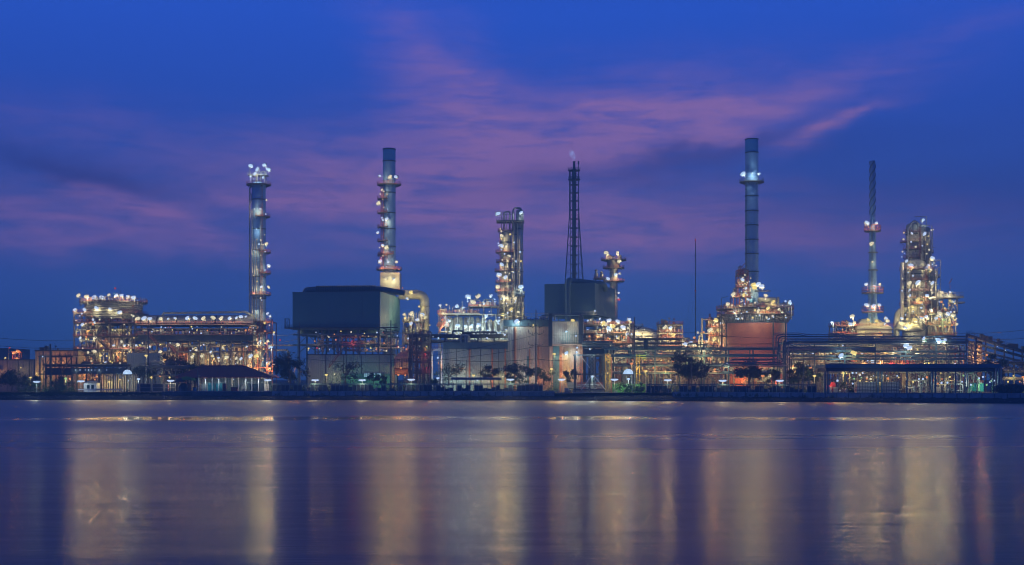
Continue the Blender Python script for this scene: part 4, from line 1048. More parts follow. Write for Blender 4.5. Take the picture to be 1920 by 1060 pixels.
sparkle(t, 570, 750, 618, 660, Y+2, 22, rB, 'wvyor', (.25,.45))
floods(t, [(695,653,'y'),(747,651,'w'),(690,640,'o'),(720,644,'o'),(705,632,'y'),(660,640,'r'),(590,640,'o'),(745,630,'w')], Y+2, 'y', 80, shape='bulk', size=.8)
Y = 530
t = thing('switch_house', 'low grey-green building with a lit window strip under the dark box', 'building', (X(655,Y),Y,GZ))
x0, x1 = X(577,Y), X(738,Y); hall(t, x0, x1, Y, Y+16, Z(666,Y), 'hall', .35, 7.4)
MB().span(X(640,Y),X(735,Y),Y-.9,Y-.003,GZ,Z(701,Y)).build('annex', M['acc'], t)
for p0, p1 in ((683,696),(701.5,704),(707,715)):
    w = MB().span(X(p0,Y),X(p1,Y),Y-1.0,Y-.92,Z(707,Y),Z(700.5,Y)).build('window', M['winlit'], t)
    b = MB(); k = max(1,round((p1-p0)/3.2))
    for x in lspan(X(p0,Y),X(p1,Y),k): b.span(x-.08,x+.08,Y-1.06,Y-1.0,Z(707,Y),Z(700.5,Y))
    b.span(X(p0,Y),X(p1,Y),Y-1.06,Y-1.0,Z(703.6,Y)-.06,Z(703.6,Y)+.06); b.build('window_bar', M['acc'], w)
stair_mb(MB(), (X(640,Y),Y-2.4,Z(662,Y)), (X(618,Y),Y-2.4,Z(690,Y))).build('stairway', M['red'], t)
MB().tube([(X(648,Y),Y-1.5,GZ),(X(651,Y),Y-1.5,Z(664,Y))],.16,6).build('downpipe', M['steel'], t, True)
floods(t, [(717,711,'g'),(700,712,'g'),(627,702,'w'),(660,708,'g')], Y-3.5, 'g', 90, shape='bulk', size=.7)
t = thing('curved_shed', 'rounded ribbed shed with an orange-lit base right of the low grey-green building', 'shed', (X(754,Y),Y,GZ))
x0, x1 = X(741,Y), X(767,Y); b = MB(); n = 8; vs = []
for y in (Y-4, Y+8):
    vs += [(x0,y,Z(690,Y)),(x1,y,Z(690,Y)),(x1,y,Z(657,Y)),(x0+(x1-x0)*.6,y,Z(659,Y)),(x0+(x1-x0)*.25,y,Z(664,Y)),(x0,y,Z(671,Y))]
b._add(vs, [(0,1,2,3,4,5),(11,10,9,8,7,6)]+[((i+1)%6,i,6+i,6+(i+1)%6) for i in range(6)]); b.build('roof', M['louvre'], t)
b = MB()
for i in range(9): x = x0+(x1-x0)*i/8; b.beam((x,Y-4.1,Z(690,Y)),(x,Y-4.1,Z(673,Y)),.16)
for x in (x0,x1): b.beam((x,Y-4,GZ),(x,Y-4,Z(690,Y)),.35)
b.build('frame', M['steel'], t); MB().tube([(x0,Y+1,Z(696,Y)),(x1,Y+1,Z(696,Y))],1.6,14).build('drum', M['orange'], t, True)
floods(t, [(747,703,'o'),(760,704,'o'),(752,690,'o')], Y-5, 'o', 160, shape='bulk')

# ------------------------------------------------------------------ second stack with side platforms
Y = 578
t = thing('chimney_stack', 'tall plain-topped stack behind the large dark box, with platforms down its left side', 'chimney', (X(730,Y),Y,GZ))
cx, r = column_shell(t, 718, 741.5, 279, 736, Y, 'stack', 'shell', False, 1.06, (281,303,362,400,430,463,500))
ring_platform(t, cx, Y, Z(347,Y), r, r+2.6); ring_platform(t, cx, Y, Z(506,Y), r, r+3.0, 0, 360); ring_platform(t, cx, Y, Z(478,Y), r, r+2.2, 150, 300)
for p in (374,400,427,453,480): ring_platform(t, cx, Y, Z(p,Y), r, r+2.5, 170, 262)
MB().ladder(X(716.5,Y), Y-1.5, Z(506,Y), Z(350,Y), .6).build('ladder', M['red'], t)
b = MB().tube([(X(715,Y),Y-1,Z(506,Y)),(X(715,Y),Y-1,Z(352,Y))],.22,6); b.tube([(X(720,Y),Y-r-.2,Z(506,Y)),(X(720,Y),Y-r-.2,Z(352,Y))],.2,6); b.build('riser_pipe', M['red'], t, True)
MB().span(X(715,Y),X(751,Y),Y-5,Y+5,Z(552,Y),Z(513,Y)).build('breech_box', M['cream'], t)
floods(t, [(712,330),(731,332),(742,332),(716,356),(709,381),(716,409),(725,411),(708,436),(718,460),(724,464)], Y-5.4, 'w', 170)
floods(t, [(713,490),(728,492),(743,491),(724,523),(738,523)], Y-6.6, 'w', 230)
floods(t, [(715,503,'o'),(748,505,'o'),(755,540,'o'),(714,484,'r')], Y-5.5, 'o', 90, shape='bulk', size=.8)
sparkle(t, 711, 728, 345, 505, Y-4, 14, rB, 'wvcy', (.3,.5))
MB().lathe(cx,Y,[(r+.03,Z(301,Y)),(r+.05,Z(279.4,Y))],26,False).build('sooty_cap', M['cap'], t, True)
Y = 572
t = thing('flue_duct', 'fat cream duct bending down from the stack foot right of the dark box', 'duct', (X(796,Y),Y,GZ))
MB().tube(fillet([(X(748,Y),Y,Z(553,Y)),(X(796,Y),Y,Z(553,Y)),(X(796,Y),Y,GZ)],3.6,6),[2.05]*99,18).build('duct', M['cream'], t, True) if False else MB().tube(fillet([(X(748,Y),Y,Z(553,Y)),(X(796.5,Y),Y,Z(553,Y)),(X(796.5,Y),Y,GZ)],3.6,6),2.1,18).build('duct', M['cream'], t, True)
b = MB()
for p in (575,600,620): b.lathe(X(796.5,Y),Y,[(2.12,Z(p,Y)-.15),(2.3,Z(p,Y)),(2.12,Z(p,Y)+.15)],18,False)
b.build('flange', M['alu2'], t)
floods(t, [(763,560),(770,548,'y'),(792,590)], Y-4.5, 'w', 230); floods(t, [(806,610,'y'),(786,575,'y')], Y-4, 'y', 160, shape='bulk')
Y = 560
t = thing('process_unit', 'small cluttered pipe unit between the large dark box and the fat cream duct', 'process unit', (X(772,Y),Y,GZ))
steel_unit(t, X(756,Y), X(792,Y), Y, Y+8, [Z(p,Y) for p in (668,645,625,604)], 3, 1, rB, 'frame', 'steel', .4, 16, 7, .3, True, 'cream', 2.6, 2, 4)
b = MB()
for i in range(7): x = X(760+i*5,Y); b.tube([(x,Y+2,Z(604,Y)),(x,Y+2,Z(589-(i%3)*3,Y))],.28,7)
b.build('vent_pipe', M['alu'], t, True)
floods(t, [(757,590),(771,588),(790,591),(771,607),(760,597,'y'),(782,600)], Y-1.6, 'w', 170); floods(t, [(765,635,'w'),(780,628,'y'),(762,655,'o'),(776,655,'o'),(785,670,'o')], Y-1, 'w', 110, shape='bulk')
Y = shore(778)+26
t = thing('pipe_tower', 'dark blue steel pipe tower between rounded shed and pale gantry', 'steel tower', (X(785,Y),Y,GZ))
steel_unit(t, X(768,Y), X(806,Y), Y, Y+7, [Z(p,Y) for p in (700,680,662,645,630)], 3, 1, rB, 'steel', 'steel', .5, 14, 4, .5, True, 'pipedark', 2, 0)
floods(t, [(745,650.5,'r'),(757,652,'o'),(797,664,'r'),(800,690,'r'),(800,650,'y'),(812,632,'w')], Y-1, 'r', 50, shape='bulk', size=.7)

# ------------------------------------------------------------------ heater with white-lit tubes, low hall, rack on the roof
Y = 560
t = thing('heater_unit', 'white-lit reactor block with a row of pale vertical vessels left of the clustered column', 'process unit', (X(885,Y),Y+6,GZ))
frame_mb(MB(), [X(p,Y) for p in (823,836,858,880,905,930,952)], [Y,Y+12], [GZ,Z(622,Y),Z(590,Y)], .4, .2, rB).build('frame', M['cream'], t)
for i, p in enumerate((843,853,863,874,885,895,906,918,930,941)):
    r = (4.4 if i%3 else 5.6)*Y/F; zt = Z(594 if p < 915 else 598,Y)
    MB().lathe(X(p,Y),Y+5,[(r*.5,GZ),(r,GZ+1),(r,zt-.8),(r*.6,zt-.1),(r*.2,zt)],14).build('vessel', M['alu' if i%2 else 'cream'], t, True)
MB().span(X(912,Y),X(956,Y),Y+8,Y+11,GZ,Z(600,Y)).build('casing', M['white'], t)
for p0, p1, pz in ((820,900,588),(878,935,574),(820,842,612)):
    d = MB().span(X(p0,Y),X(p1,Y),Y-1.5,Y+13,Z(pz+1.5,Y),Z(pz,Y)).build('deck', M['cream' if pz==588 else 'deck'], t)
    MB().rail([(X(p0,Y),Y-1.4,Z(pz,Y)),(X(p1,Y),Y-1.4,Z(pz,Y))],1.3,1.3,.07).build('railing', M['red'], d)
    e = MB(); equip_clutter(e, X(p0+3,Y), X(p1-3,Y), Y, Y+6, Z(pz,Y), 16, rB, 2.8); pipe_clutter(e, X(p0+3,Y), X(p1-3,Y), Y+1, Y+5, Z(pz,Y), Z(pz-13,Y), 8, rB, (.12,.28)); build_pieces(e, M['alu'], t, 36, 'fittings')
frame_mb(MB(), [X(880,Y),X(907,Y),X(933,Y)], [Y,Y+8], [Z(590,Y),Z(575,Y)], .3).build('upper_frame', M['frame'], t)
stair_mb(stair_mb(MB(), (X(822,Y),Y-1.6,Z(588,Y)), (X(836,Y),Y-1.6,Z(604,Y))), (X(836,Y),Y-1.6,Z(604,Y)), (X(822,Y),Y-1.6,Z(625,Y))).build('stairway', M['red'], t)
b = MB()
for p in (842,866,880,921): b.tube([(X(p,Y),Y+3,Z(588,Y)),(X(p,Y),Y+3,Z(rB.uniform(562,572),Y))],.2,6)
b.build('vent_pipe', M['alu'], t, True)
floods(t, [(824.5,573,'w'),(856,574),(869,577),(877.5,556),(897,556,'w'),(921,555),(887,567,'w'),(908,570,'w')], Y-2.4, 'c', 170)
floods(t, [(842,602),(858,611),(873,612),(884,611),(898,609),(912,593),(935,603),(932,625),(943,628)], Y-2.2, 'c', 300)
floods(t, [(831,587,'w'),(830,612,'w'),(829,600,'o'),(860,625,'w'),(890,624,'w'),(915,620,'c')], Y-1.8, 'w', 120, shape='bulk')
sparkle(t, 824, 952, 560, 628, Y-1.8, 30, rB, 'wccv', (.3,.6))
Y = shore(890)+22
t = thing('turbine_hall', 'long low grey-green hall with orange-lit downpipes behind the blue-roofed walkway', 'hall', (X(890,Y),Y,GZ))
x0, x1 = X(831,Y), X(952,Y); MB().span(x0,x1,Y,Y+24,GZ-.5,Z(655,Y)).build('wall', M['hall'], t)
MB().span(x0-.2,x1,Y-.35,Y+24.2,Z(655,Y)+.003,Z(642.5,Y)).build('parapet', M['acc2'], t)
b = MB()
for p in (880.5,923,947.5): b.tube([(X(p,Y),Y-.5,GZ),(X(p,Y),Y-.5,Z(654,Y))],.34,8)
b.build('downpipe', M['orange'], t, True)  # sodium glow on the pipes is put into their orange colour
b = MB()
for p in (856,901,935): b.span(X(p,Y)-.1,X(p,Y)+.1,Y-.08,Y-.003,GZ,Z(655.3,Y))
b.build('panel_seam', M['steel'], t)
floods(t, [(876,708,'c'),(918,708,'o'),(943,706,'w'),(895,712,'c'),(850,712,'c')], Y-4.2, 'c', 170, shape='bulk')
t = thing('pale_gantry', 'pale portal gantry standing at the left end of the low hall', 'gantry', (X(819,Y),Y-3,GZ))
b = MB()
for p in (810.5,828): b.beam((X(p,Y-3),Y-3,GZ),(X(p,Y-3),Y-3,Z(654,Y-3)),.6)
b.beam((X(808,Y-3),Y-3,Z(656,Y-3)),(X(830,Y-3),Y-3,Z(656,Y-3)),.6,.9); b.build('frame', M['white'], t)
MB().rail([(X(808,Y-3),Y-3,Z(653,Y-3)),(X(830,Y-3),Y-3,Z(653,Y-3))],1.4,1.2).build('railing', M['red'], t)
floods(t, [(822,634,'c'),(821,671,'c'),(822,681,'o')], Y-4, 'c', 110, shape='bulk', size=.9)
Y = shore(850)+34
t = thing('pipe_rack', 'dark pipe rack running behind the roof of the low hall', 'pipe rack', (X(870,Y),Y,GZ))
pipe_rack(t, X(803,Y), X(958,Y), Y, Y+8, [Z(642,Y),Z(632,Y)], 7, rB, 7, 'steel', .45, (.2,.5), ('pipedark','steel','pipedark','cream'), .2)
b = MB().tube(fillet([(X(864,Y),Y-.6,Z(643,Y)),(X(864,Y),Y-.6,Z(629,Y)),(X(880,Y),Y-.6,Z(629,Y)),(X(880,Y),Y-.6,Z(643,Y))],1.5),.5,8); b.tube([(X(873,Y),Y-1,Z(643,Y)),(X(873,Y),Y-1,Z(630,Y))],.5,8); b.tube([(X(877,Y),Y-1.4,Z(643,Y)),(X(877,Y),Y-1.4,Z(631,Y))],.45,8); b.build('pipe_bend', M['cream'], t, True)
floods(t, [(913,634,'w'),(946,628,'w')], Y-1.4, 'w', 90, shape='bulk')
Y = shore(890)+11
t = thing('covered_walkway', 'blue-roofed open walkway shelter on the river wall', 'shelter', (X(895,Y),Y,GZ))
MB().span(X(845,Y),X(941,Y),Y-1,Y+3,Z(712.5,Y),Z(708,Y)).build('roof', M['bluer'], t)
for i in range(9): MB().beam((X(848+i*11,Y),Y,GZ),(X(848+i*11,Y),Y,Z(712.5,Y)),.24).build('post', M['galv'], t)
floods(t, [(870,715,'o'),(885,716,'y'),(900,716,'g'),(915,716,'w')], Y+1.5, 'y', 30, shape='bulk', size=.5, name='ceiling_lamp')

# ------------------------------------------------------------------ clustered column
Y = 574
t = thing('distillation_column', 'cluster of bundled columns with stepped platforms in the middle left of the flare tower', 'column', (X(957,Y),Y,GZ))
column_shell(t, 938, 959, 434, 736, Y, 'cream', 'shell', True, 1.0, (455,490,520,570))
cx, r = X(948.5,Y), 10.5*Y/F
column_shell(t, 967.5, 981, 393, 736, Y+1, 'alu', 'side_column', True, 1.0, (430,470,510,550))
column_shell(t, 959.5, 968, 414, 736, Y-1, 'alu2', 'side_column', True, 1.0, (440,500,560))
for p, a0, a1, ex in ((434,0,360,1.2),(474,150,330,2.2),(492,170,360,2.0),(509,160,360,2.6),(530,150,350,2.2),(547,150,350,2.6)): ring_platform(t, cx, Y, Z(p,Y), r, r+ex, a0, a1)
d = MB().span(X(931,Y),X(983,Y),Y-4,Y+4,Z(417.5,Y),Z(416,Y)).build('platform', M['deck'], t); MB().rail([(X(931,Y),Y-4,Z(416,Y)),(X(983,Y),Y-4,Z(416,Y))],1.2,1.3,.07).build('railing', M['steel'], d)
frame_mb(MB(), [X(940,Y),X(950,Y),X(964,Y),X(981,Y)], [Y-3.6,Y+3.6], [Z(434,Y),Z(417,Y),Z(400,Y)], .25, .4, rB).build('crown_frame', M['galv'], t)
b = MB(); b.tube(fillet([(X(962,Y),Y-2,Z(430,Y)),(X(962,Y),Y-2,Z(396,Y)),(X(966,Y),Y-2,Z(391,Y)),(X(976,Y),Y-2,Z(392,Y)),(X(979,Y),Y-2,Z(398,Y)),(X(979,Y),Y-2,Z(430,Y))],1.2),.42,8); b.tube(fillet([(X(945,Y),Y-2,Z(432,Y)),(X(945,Y),Y-2,Z(399,Y)),(X(956,Y),Y-2,Z(398,Y)),(X(956,Y),Y-2,Z(432,Y))],1),.36,8)
for p in (941,944.5,952.5,961,964.5,970,974.5,979): b.tube([(X(p,Y),Y-3.2,Z(600,Y)),(X(p,Y),Y-3.2,Z(rB.uniform(420,500),Y))],rB.uniform(.16,.32),6)
b.build('riser_pipe', M['pipe'], t, True)
b = MB(); xs = [X(p,Y) for p in (936,950,965,982)]; frame_mb(b, xs, [Y-4.4,Y+4], [GZ,Z(592,Y),Z(577,Y),Z(556,Y)], .3, .5, rB); b.build('base_frame', M['frame'], t)
for pz in (577,592,556):
    d = MB().span(xs[0]-.6,xs[-1]+.5,Y-4.8,Y+4,Z(pz+1,Y),Z(pz,Y)).build('deck', M['deck'], t); MB().rail([(xs[0]-.6,Y-4.7,Z(pz,Y)),(xs[-1]+.5,Y-4.7,Z(pz,Y))],1.2,1.4,.07).build('railing', M['steel'], d)
e = MB(); pipe_clutter(e, xs[0], xs[-1], Y-4.6, Y-3.4, Z(600,Y), Z(536,Y), 40, rB, (.1,.24)); equip_clutter(e, X(962,Y), X(980,Y), Y-5, Y-3.5, Z(556,Y), 8, rB, 3); build_pieces(e, M['alu2'], t, 36, 'pipework')
MB().ladder(X(937.5,Y), Y-3, Z(592,Y), Z(434,Y), .6).build('ladder', M['red'], t)
floods(t, [(934,401,'c'),(977,399,'c'),(941,442),(940,461),(949,462),(955,480),(941,496),(936,515)], Y-4.4, 'w', 160)
floods(t, [(934,538),(976.5,538,'c'),(944,556),(919,554,'c'),(950,558),(948,520),(958,580,'y'),(942,590,'y'),(972,585,'w'),(966,560,'w')], Y-5.8, 'w', 190)
flood(t, W(935,545,Y-5.5), 'o', 120, 'bulk'); sparkle(t, 934, 982, 425, 600, Y-5, 44, rB, 'wcvvy', (.3,.6))

# ------------------------------------------------------------------ tall hall group in the middle
Y = shore(990)+26
t = thing('turbine_hall', 'tall grey hall with peach-lit panels behind the crossarm pole', 'hall', (X(988,Y),Y,GZ))
x0, x1 = X(952,Y), X(1030,Y); MB().span(x0,x1,Y,Y+24,GZ-.5,Z(612.5,Y)).build('wall', M['hall2'], t)
MB().span(X(944,Y),x1,Y-.4,Y+24.3,Z(612.5,Y)+.003,Z(600,Y)).build('parapet', M['acc2'], t)
b = MB(); b.tube([(X(966,Y),Y-.5,GZ),(X(966,Y),Y-.5,Z(614,Y))],.45,8); b.tube([(X(1009,Y),Y-.5,GZ),(X(1009,Y),Y-.5,Z(648,Y))],.4,8); b.tube([(X(993,Y),Y-.4,GZ),(X(993,Y),Y-.4,Z(655,Y))],.25,8); b.build('downpipe', M['orange'], t, True)  # orange colour carries the sodium light falling on these pipes
MB().span(X(1009.5,Y),x1-.4,Y-.12,Y-.003,GZ,Z(613,Y)).build('side_panel', M['peach'], t)
MB().span(X(988,Y),X(994,Y),Y-.1,Y-.003,GZ,Z(668,Y)).build('door', M['acc'], t)
floods(t, [(968,603,'c')], Y-1.2, 'c', 260); floods(t, [(1000,610,'y'),(968,700,'w'),(1012,702,'o'),(985,706,'c')], Y-3.6, 'o', 170, shape='bulk')
b = MB()
for p in (985,1015,1022): b.lathe(X(p,Y),Y+5,[(.8,Z(600,Y)),(.8,Z(594,Y)),(1.1,Z(593,Y)),(.2,Z(592,Y))],10)
b.rail([(X(985,Y),Y,Z(600,Y)),(x1,Y,Z(600,Y))],2.6,2.0); b.build('roof_equipment', M['cream'], t)
Y2 = Y-3
t = thing('boiler_house', 'peach-lit boiler house with two dark exhaust ducts right of the tall hall', 'hall', (X(1062,Y2),Y2,GZ))
x0, x1 = X(1030.5,Y2), X(1092,Y2); MB().span(x0,x1,Y2,Y2+22,GZ-.5,Z(646,Y2)).build('wall', M['peach'], t)
MB().span(x0,x1,Y2+1.2,Y2+22,Z(646,Y2)+.003,Z(603,Y2)).build('upper_wall', M['hall2'], t)
MB().span(x0-.4,X(1096,Y2),Y2-.6,Y2+1.2,Z(649,Y2),Z(645.5,Y2)).build('ledge', M['peach'], t)
b = MB()
for p in (1051.5,1090): b.span(X(p,Y2)-.55,X(p,Y2)+.55,Y2-.3,Y2-.003,GZ,Z(649.3,Y2))
b.build('pilaster', M['orange'], t)  # the lit edges' glow is painted in as orange
for a, c, zt in ((1028.5,1035.5,588),(1085,1091,592)): MB().span(X(a,Y2),X(c,Y2),Y2-.9,Y2+.9,Z(649 if a < 1080 else 644,Y2),Z(zt,Y2)).build('exhaust_duct', M['navy'], t)
MB().span(X(1037,Y2),X(1052,Y2),Y2-.2,Y2-.003,GZ,Z(649.3,Y2)).build('side_panel', M['acc'], t)
b = MB()
for i in range(8): b.beam((X(1056+i*4.2,Y2),Y2+1,Z(645,Y2)),(X(1056+i*4.2,Y2),Y2+1,Z(622,Y2)),.2)
b.build('louvre', M['acc'], t)
MB().rail([(X(1052,Y2),Y2-.4,Z(645.5,Y2)),(X(1092,Y2),Y2-.4,Z(645.5,Y2))],1.3,1.5).build('railing', M['steel'], t)
b = MB(); b.rail([(x0,Y2+1,Z(603,Y2)),(x1,Y2+1,Z(603,Y2))],3.2,2.2); b.tube(fillet([(X(1040,Y2),Y2+2,Z(600,Y2)),(X(1040,Y2),Y2+2,Z(590,Y2)),(X(1093,Y2),Y2+2,Z(590,Y2)),(X(1093,Y2),Y2+2,Z(630,Y2))],1.6),.4,8); b.build('roof_pipe', M['pipedark'], t, True)
MB().span(X(1056,Y2),X(1069,Y2),Y2-.15,Y2-.004,GZ+3,Z(652,Y2)).build('doorway', M['ochre'], t)
floods(t, [(1074,601,'y'),(1062,622,'c'),(1062,662,'c')], Y2-1.6, 'c', 170); floods(t, [(1081,661,'c'),(1080,630,'w'),(1052,700,'o'),(1070,698,'w'),(1085,690,'o'),(1052,668,'o')], Y2-3, 'o', 150, shape='bulk')

# ------------------------------------------------------------------ flare tower
Y = 600
t = thing('flare_tower', 'slender dark lattice flare tower with a pale flame at its tip', 'flare tower', (X(1076.5,Y),Y,GZ))
cxp = 1076.5; lev = [530,513,496,479,462,445,428,411,394,377,362,347,333,320]
def hw(p): return (16.5 if p > 525 else 16.5-(525-p)*(8.0/125) if p > 400 else 8.5) * Y/F
cx = X(cxp,Y); b = MB(); cor = [(-1,-1),(1,-1),(1,1),(-1,1)]
lv = [735,690,640,600,565]+lev
for p, q in zip(lv, lv[1:]):
    for (sx, sy), (tx, ty) in zip(cor, cor[1:]+cor[:1]):
        a = Vector((cx+sx*hw(p),Y+sy*hw(p),Z(p,Y))); a2 = Vector((cx+sx*hw(q),Y+sy*hw(q),Z(q,Y))); c2 = Vector((cx+tx*hw(q),Y+ty*hw(q),Z(q,Y))); c = Vector((cx+tx*hw(p),Y+ty*hw(p),Z(p,Y)))
        b.beam(a, a2, .24); b.beam(a2, c2, .16); m = (a2+c2)/2; b.beam(a, m, .11); b.beam(c, m, .11)
b.build('lattice', M['pipedark'], t)
MB().tube([(cx,Y,GZ),(cx,Y,Z(345,Y)),(cx,Y,Z(342,Y)),(cx,Y,Z(318,Y)),(cx,Y,Z(316,Y)),(cx,Y,Z(305,Y)),(cx,Y,Z(303,Y))],[.9,.9,1.05,1.05,.6,.55,.75],12).build('riser', M['pipedark'], t, True)
b = MB().tube([(cx+2.0,Y-1,GZ),(cx+2.0,Y-1,Z(306,Y))],.16,6); b.tube([(cx-1.8,Y-1,GZ),(cx-1.8,Y-1,Z(322,Y))],.14,6); b.box((cx+2.0,Y-1,Z(306,Y)),(.7,.7,1.4)); b.build('pilot_pipe', M['pipedark'], t)
for p in (337,320): 
    d = MB().arcslab(cx,Y,1.3,hw(p)+.8,Z(p,Y)-.2,Z(p,Y),0,2*math.pi,16).build('platform', M['steel'], t)
    q = hw(p)+.7; MB().rail([(cx-q,Y-q*.7,Z(p,Y)),(cx+q,Y-q*.7,Z(p,Y))],1.2,1.2,.07).build('railing', M['steel'], d)
b = MB()
for p in lev[1:-2]: b.arcslab(cx,Y,1.15,1.7,Z(p,Y)-.12,Z(p,Y)+.12,0,2*math.pi,10)
b.build('guide_ring', M['steel'], t)
def flame_mat():
    mt = bpy.data.materials.new('flare_flame'); mt.use_nodes = True; nt = mt.node_tree; N = nt.nodes; L = nt.links
    N.remove(N['Principled BSDF']); v = N.new('ShaderNodeVolumePrincipled'); v.inputs['Color'].default_value = (.7,.8,.9,1)
    tc = N.new('ShaderNodeTexCoord'); n = N.new('ShaderNodeTexNoise'); n.inputs['Scale'].default_value = .7; n.inputs['Detail'].default_value = 3; L.new(tc.outputs['Object'], n.inputs['Vector'])
    r = N.new('ShaderNodeMapRange'); L.new(n.outputs[0], r.inputs[0]); r.inputs[1].default_value = .35; r.inputs[2].default_value = .7; r.inputs[3].default_value = .03; r.inputs[4].default_value = .22
    L.new(r.outputs[0], v.inputs['Density']); L.new(r.outputs[0], v.inputs['Emission Strength']); v.inputs['Emission Color'].default_value = (.32,.52,.95,1)
    L.new(v.outputs[0], N['Material Output'].inputs['Volume']); return mt
zf = Z(303,Y); b = MB().tube([(cx,Y,zf-.1),(cx-.1,Y,zf+1.0),(cx-.5,Y,zf+2.4),(cx-1.1,Y,zf+3.8),(cx-1.6,Y,zf+5.0),(cx-1.9,Y,zf+5.7)],[.35,.8,1.35,1.5,.95,.3],12); b.build('flame', flame_mat(), t, True)

# ------------------------------------------------------------------ second dark box, pipes and the column behind it
Y = 548; rot = math.radians(-17); ox, oy = X(1115,Y), Y; P = local(ox,oy,rot); Wd, Dp = 22.3, 40; z0, z1 = Z(590,Y), Z(531,Y)
t = thing('air_cooled_condenser', 'smaller grey windwall box with a tall bent duct, right of the tall hall', 'cooler box', (ox-8,oy+15,GZ))
lbox(MB(), P, -Wd, 0, 0, Dp, z0, z1).build('windwall', M['acc2'], t)
b = MB()
for x in lspan(-Wd,0,3)[1:]: lbox(b, P, x-.1, x+.1, -.07, -.003, z0, z1)
for y in lspan(0,Dp,4)[1:]: lbox(b, P, .003, .07, y-.1, y+.1, z0, z1)
b.build('panel_seam', M['rack'], t)
ztop = Z(524.5,Y); MB().tube(fillet([P(-11.2,-2,GZ),P(-11.2,-2,ztop),P(-10.5,8,ztop+.2),P(2,10,ztop-1.2),P(1.5,14,z1-2)],2.2,5),1.15,14).build('steam_duct', M['acc2'], t, True)
b = MB()
for x in (-Wd+1,-11,-1):
    for y in (1,20,39): b.beam(P(x,y,GZ),P(x,y,z0),.55)
for za in (z0-.5,Z(604,Y),Z(625,Y)):
    for y in (1,20): b.beam(P(-Wd,y,za),P(0,y,za),.45)
    b.beam(P(-1,1,za),P(-1,39,za),.45)
b.build('leg_frame', M['rack'], t)
wk = MB(); lbox(wk, P, -Wd-1, 1.4, -1.3, -.08, z0-.3, z0-.05); w = wk.build('walkway', M['steel'], t); MB().rail([P(-Wd-1,-1.2,z0),P(1.4,-1.2,z0)],1.3,1.5).build('railing', M['galv'], w)
flood(t, P(2.0,38,0)[:2]+(Z(549,Y),), 'w', 60, 'bulk'); flood(t, P(.8,-3,0)[:2]+(Z(584,Y),), 'w', 120, 'bulk')
Y = 640
t = thing('reactor_column', 'short crowned column with two top floodlights behind the smaller grey box', 'column', (X(1150,Y),Y,GZ))
cx, r = column_shell(t, 1143, 1158, 500, 740, Y, 'cream', 'shell', True); 
MB().lathe(cx,Y,[(r*1.05,Z(505,Y)),(r*1.6,Z(500,Y)),(r*1.65,Z(488,Y)),(r*1.2,Z(486,Y))],20).build('crown_vessel', M['alu2'], t, True)
for p, ex in ((488,3.4),(503,2.4),(528,2.4)): ring_platform(t, cx, Y, Z(p,Y), r, r+ex+1, 0, 360)
e = MB(); equip_clutter(e, cx-3.5, cx+3.5, Y-4, Y-1, Z(488,Y), 9, rB, 3.2); build_pieces(e, M['alu'], t, 36, 'fittings')
floods(t, [(1137,474,'w'),(1158,473,'w'),(1154.5,515),(1161.5,513),(1161,490)], Y-5.5, 'w', 240)
b = MB().tube([(X(1137,Y),Y-5.3,Z(488,Y)),(X(1137,Y),Y-5.3,Z(474,Y))],.15,6); b.tube([(X(1158,Y),Y-5.3,Z(488,Y)),(X(1158,Y),Y-5.3,Z(473,Y))],.15,6); b.build('lamp_post', M['galv'], t)
MB().span(X(1112,Y),X(1135,Y),Y-6,Y-1,Z(525,Y),Z(523,Y)).build('side_deck', M['deck'], t); MB().rail([(X(1112,Y),Y-6,Z(523,Y)),(X(1135,Y),Y-6,Z(523,Y))],1.4,1.4,.08).build('railing', M['red'], t)
b = MB(); frame_mb(b, [X(1116,Y),X(1124,Y),X(1133,Y)],[Y-5,Y-2],[GZ,Z(560,Y),Z(525,Y)],.35); b.build('side_frame', M['frame'], t)
e = MB(); 
for p, q in ((1117,508),(1127,512)): e.lathe(X(p,Y),Y-3.5,[(.9,Z(523,Y)),(1.0,Z(516,Y)),(.5,Z(q+2,Y)),(.9,Z(q,Y)),(.2,Z(q-2,Y))],10)
e.build('vent_head', M['alu'], t, True)
floods(t, [(1140,523,'w'),(1160,549,'w'),(1160,562,'r')], Y-6.5, 'w', 150)

Y = 540
t = thing('process_unit', 'bright floodlit pump unit at the foot of the smaller grey box', 'process unit', (X(1140,Y),Y,GZ))
steel_unit(t, X(1098,Y), X(1188,Y), Y, Y+14, [Z(p,Y) for p in (668,645,626,610)], 5, 2, rB, 'frame', 'orange', .3, 30, 12, .35, True, 'cream', 3.2, 5, 7)
floods(t, [(1125,598),(1142,601),(1158,603),(1142,616,'c'),(1157,617),(1168,614),(1180,599),(1176,627),(1150,612,'y'),(1132,607,'y')], Y-2, 'w', 230)
b = MB().tube([(X(1180,Y),Y-1.8,Z(626,Y)),(X(1180,Y),Y-1.8,Z(598,Y))],.14,6); b.tube(fillet([(X(1098,Y),Y-1,Z(622,Y)),(X(1116,Y),Y-1,Z(622,Y)),(X(1118,Y),Y-1,Z(630,Y)),(X(1130,Y),Y-1,Z(630,Y))],1),.8,10); b.build('lamp_post', M['alu2'], t)
floods(t, [(1120,632,'o'),(1140,634,'o'),(1160,634,'y'),(1110,655,'y'),(1165,650,'o')], Y-1, 'o', 120, shape='bulk')
sparkle(t, 1100, 1186, 600, 665, Y-1.2, 40, rB)
Y = 600
t = thing('storage_tank', 'big pale domed tank between the pump unit and the lit frame tower', 'tank', (X(1197,Y),Y+12,GZ))
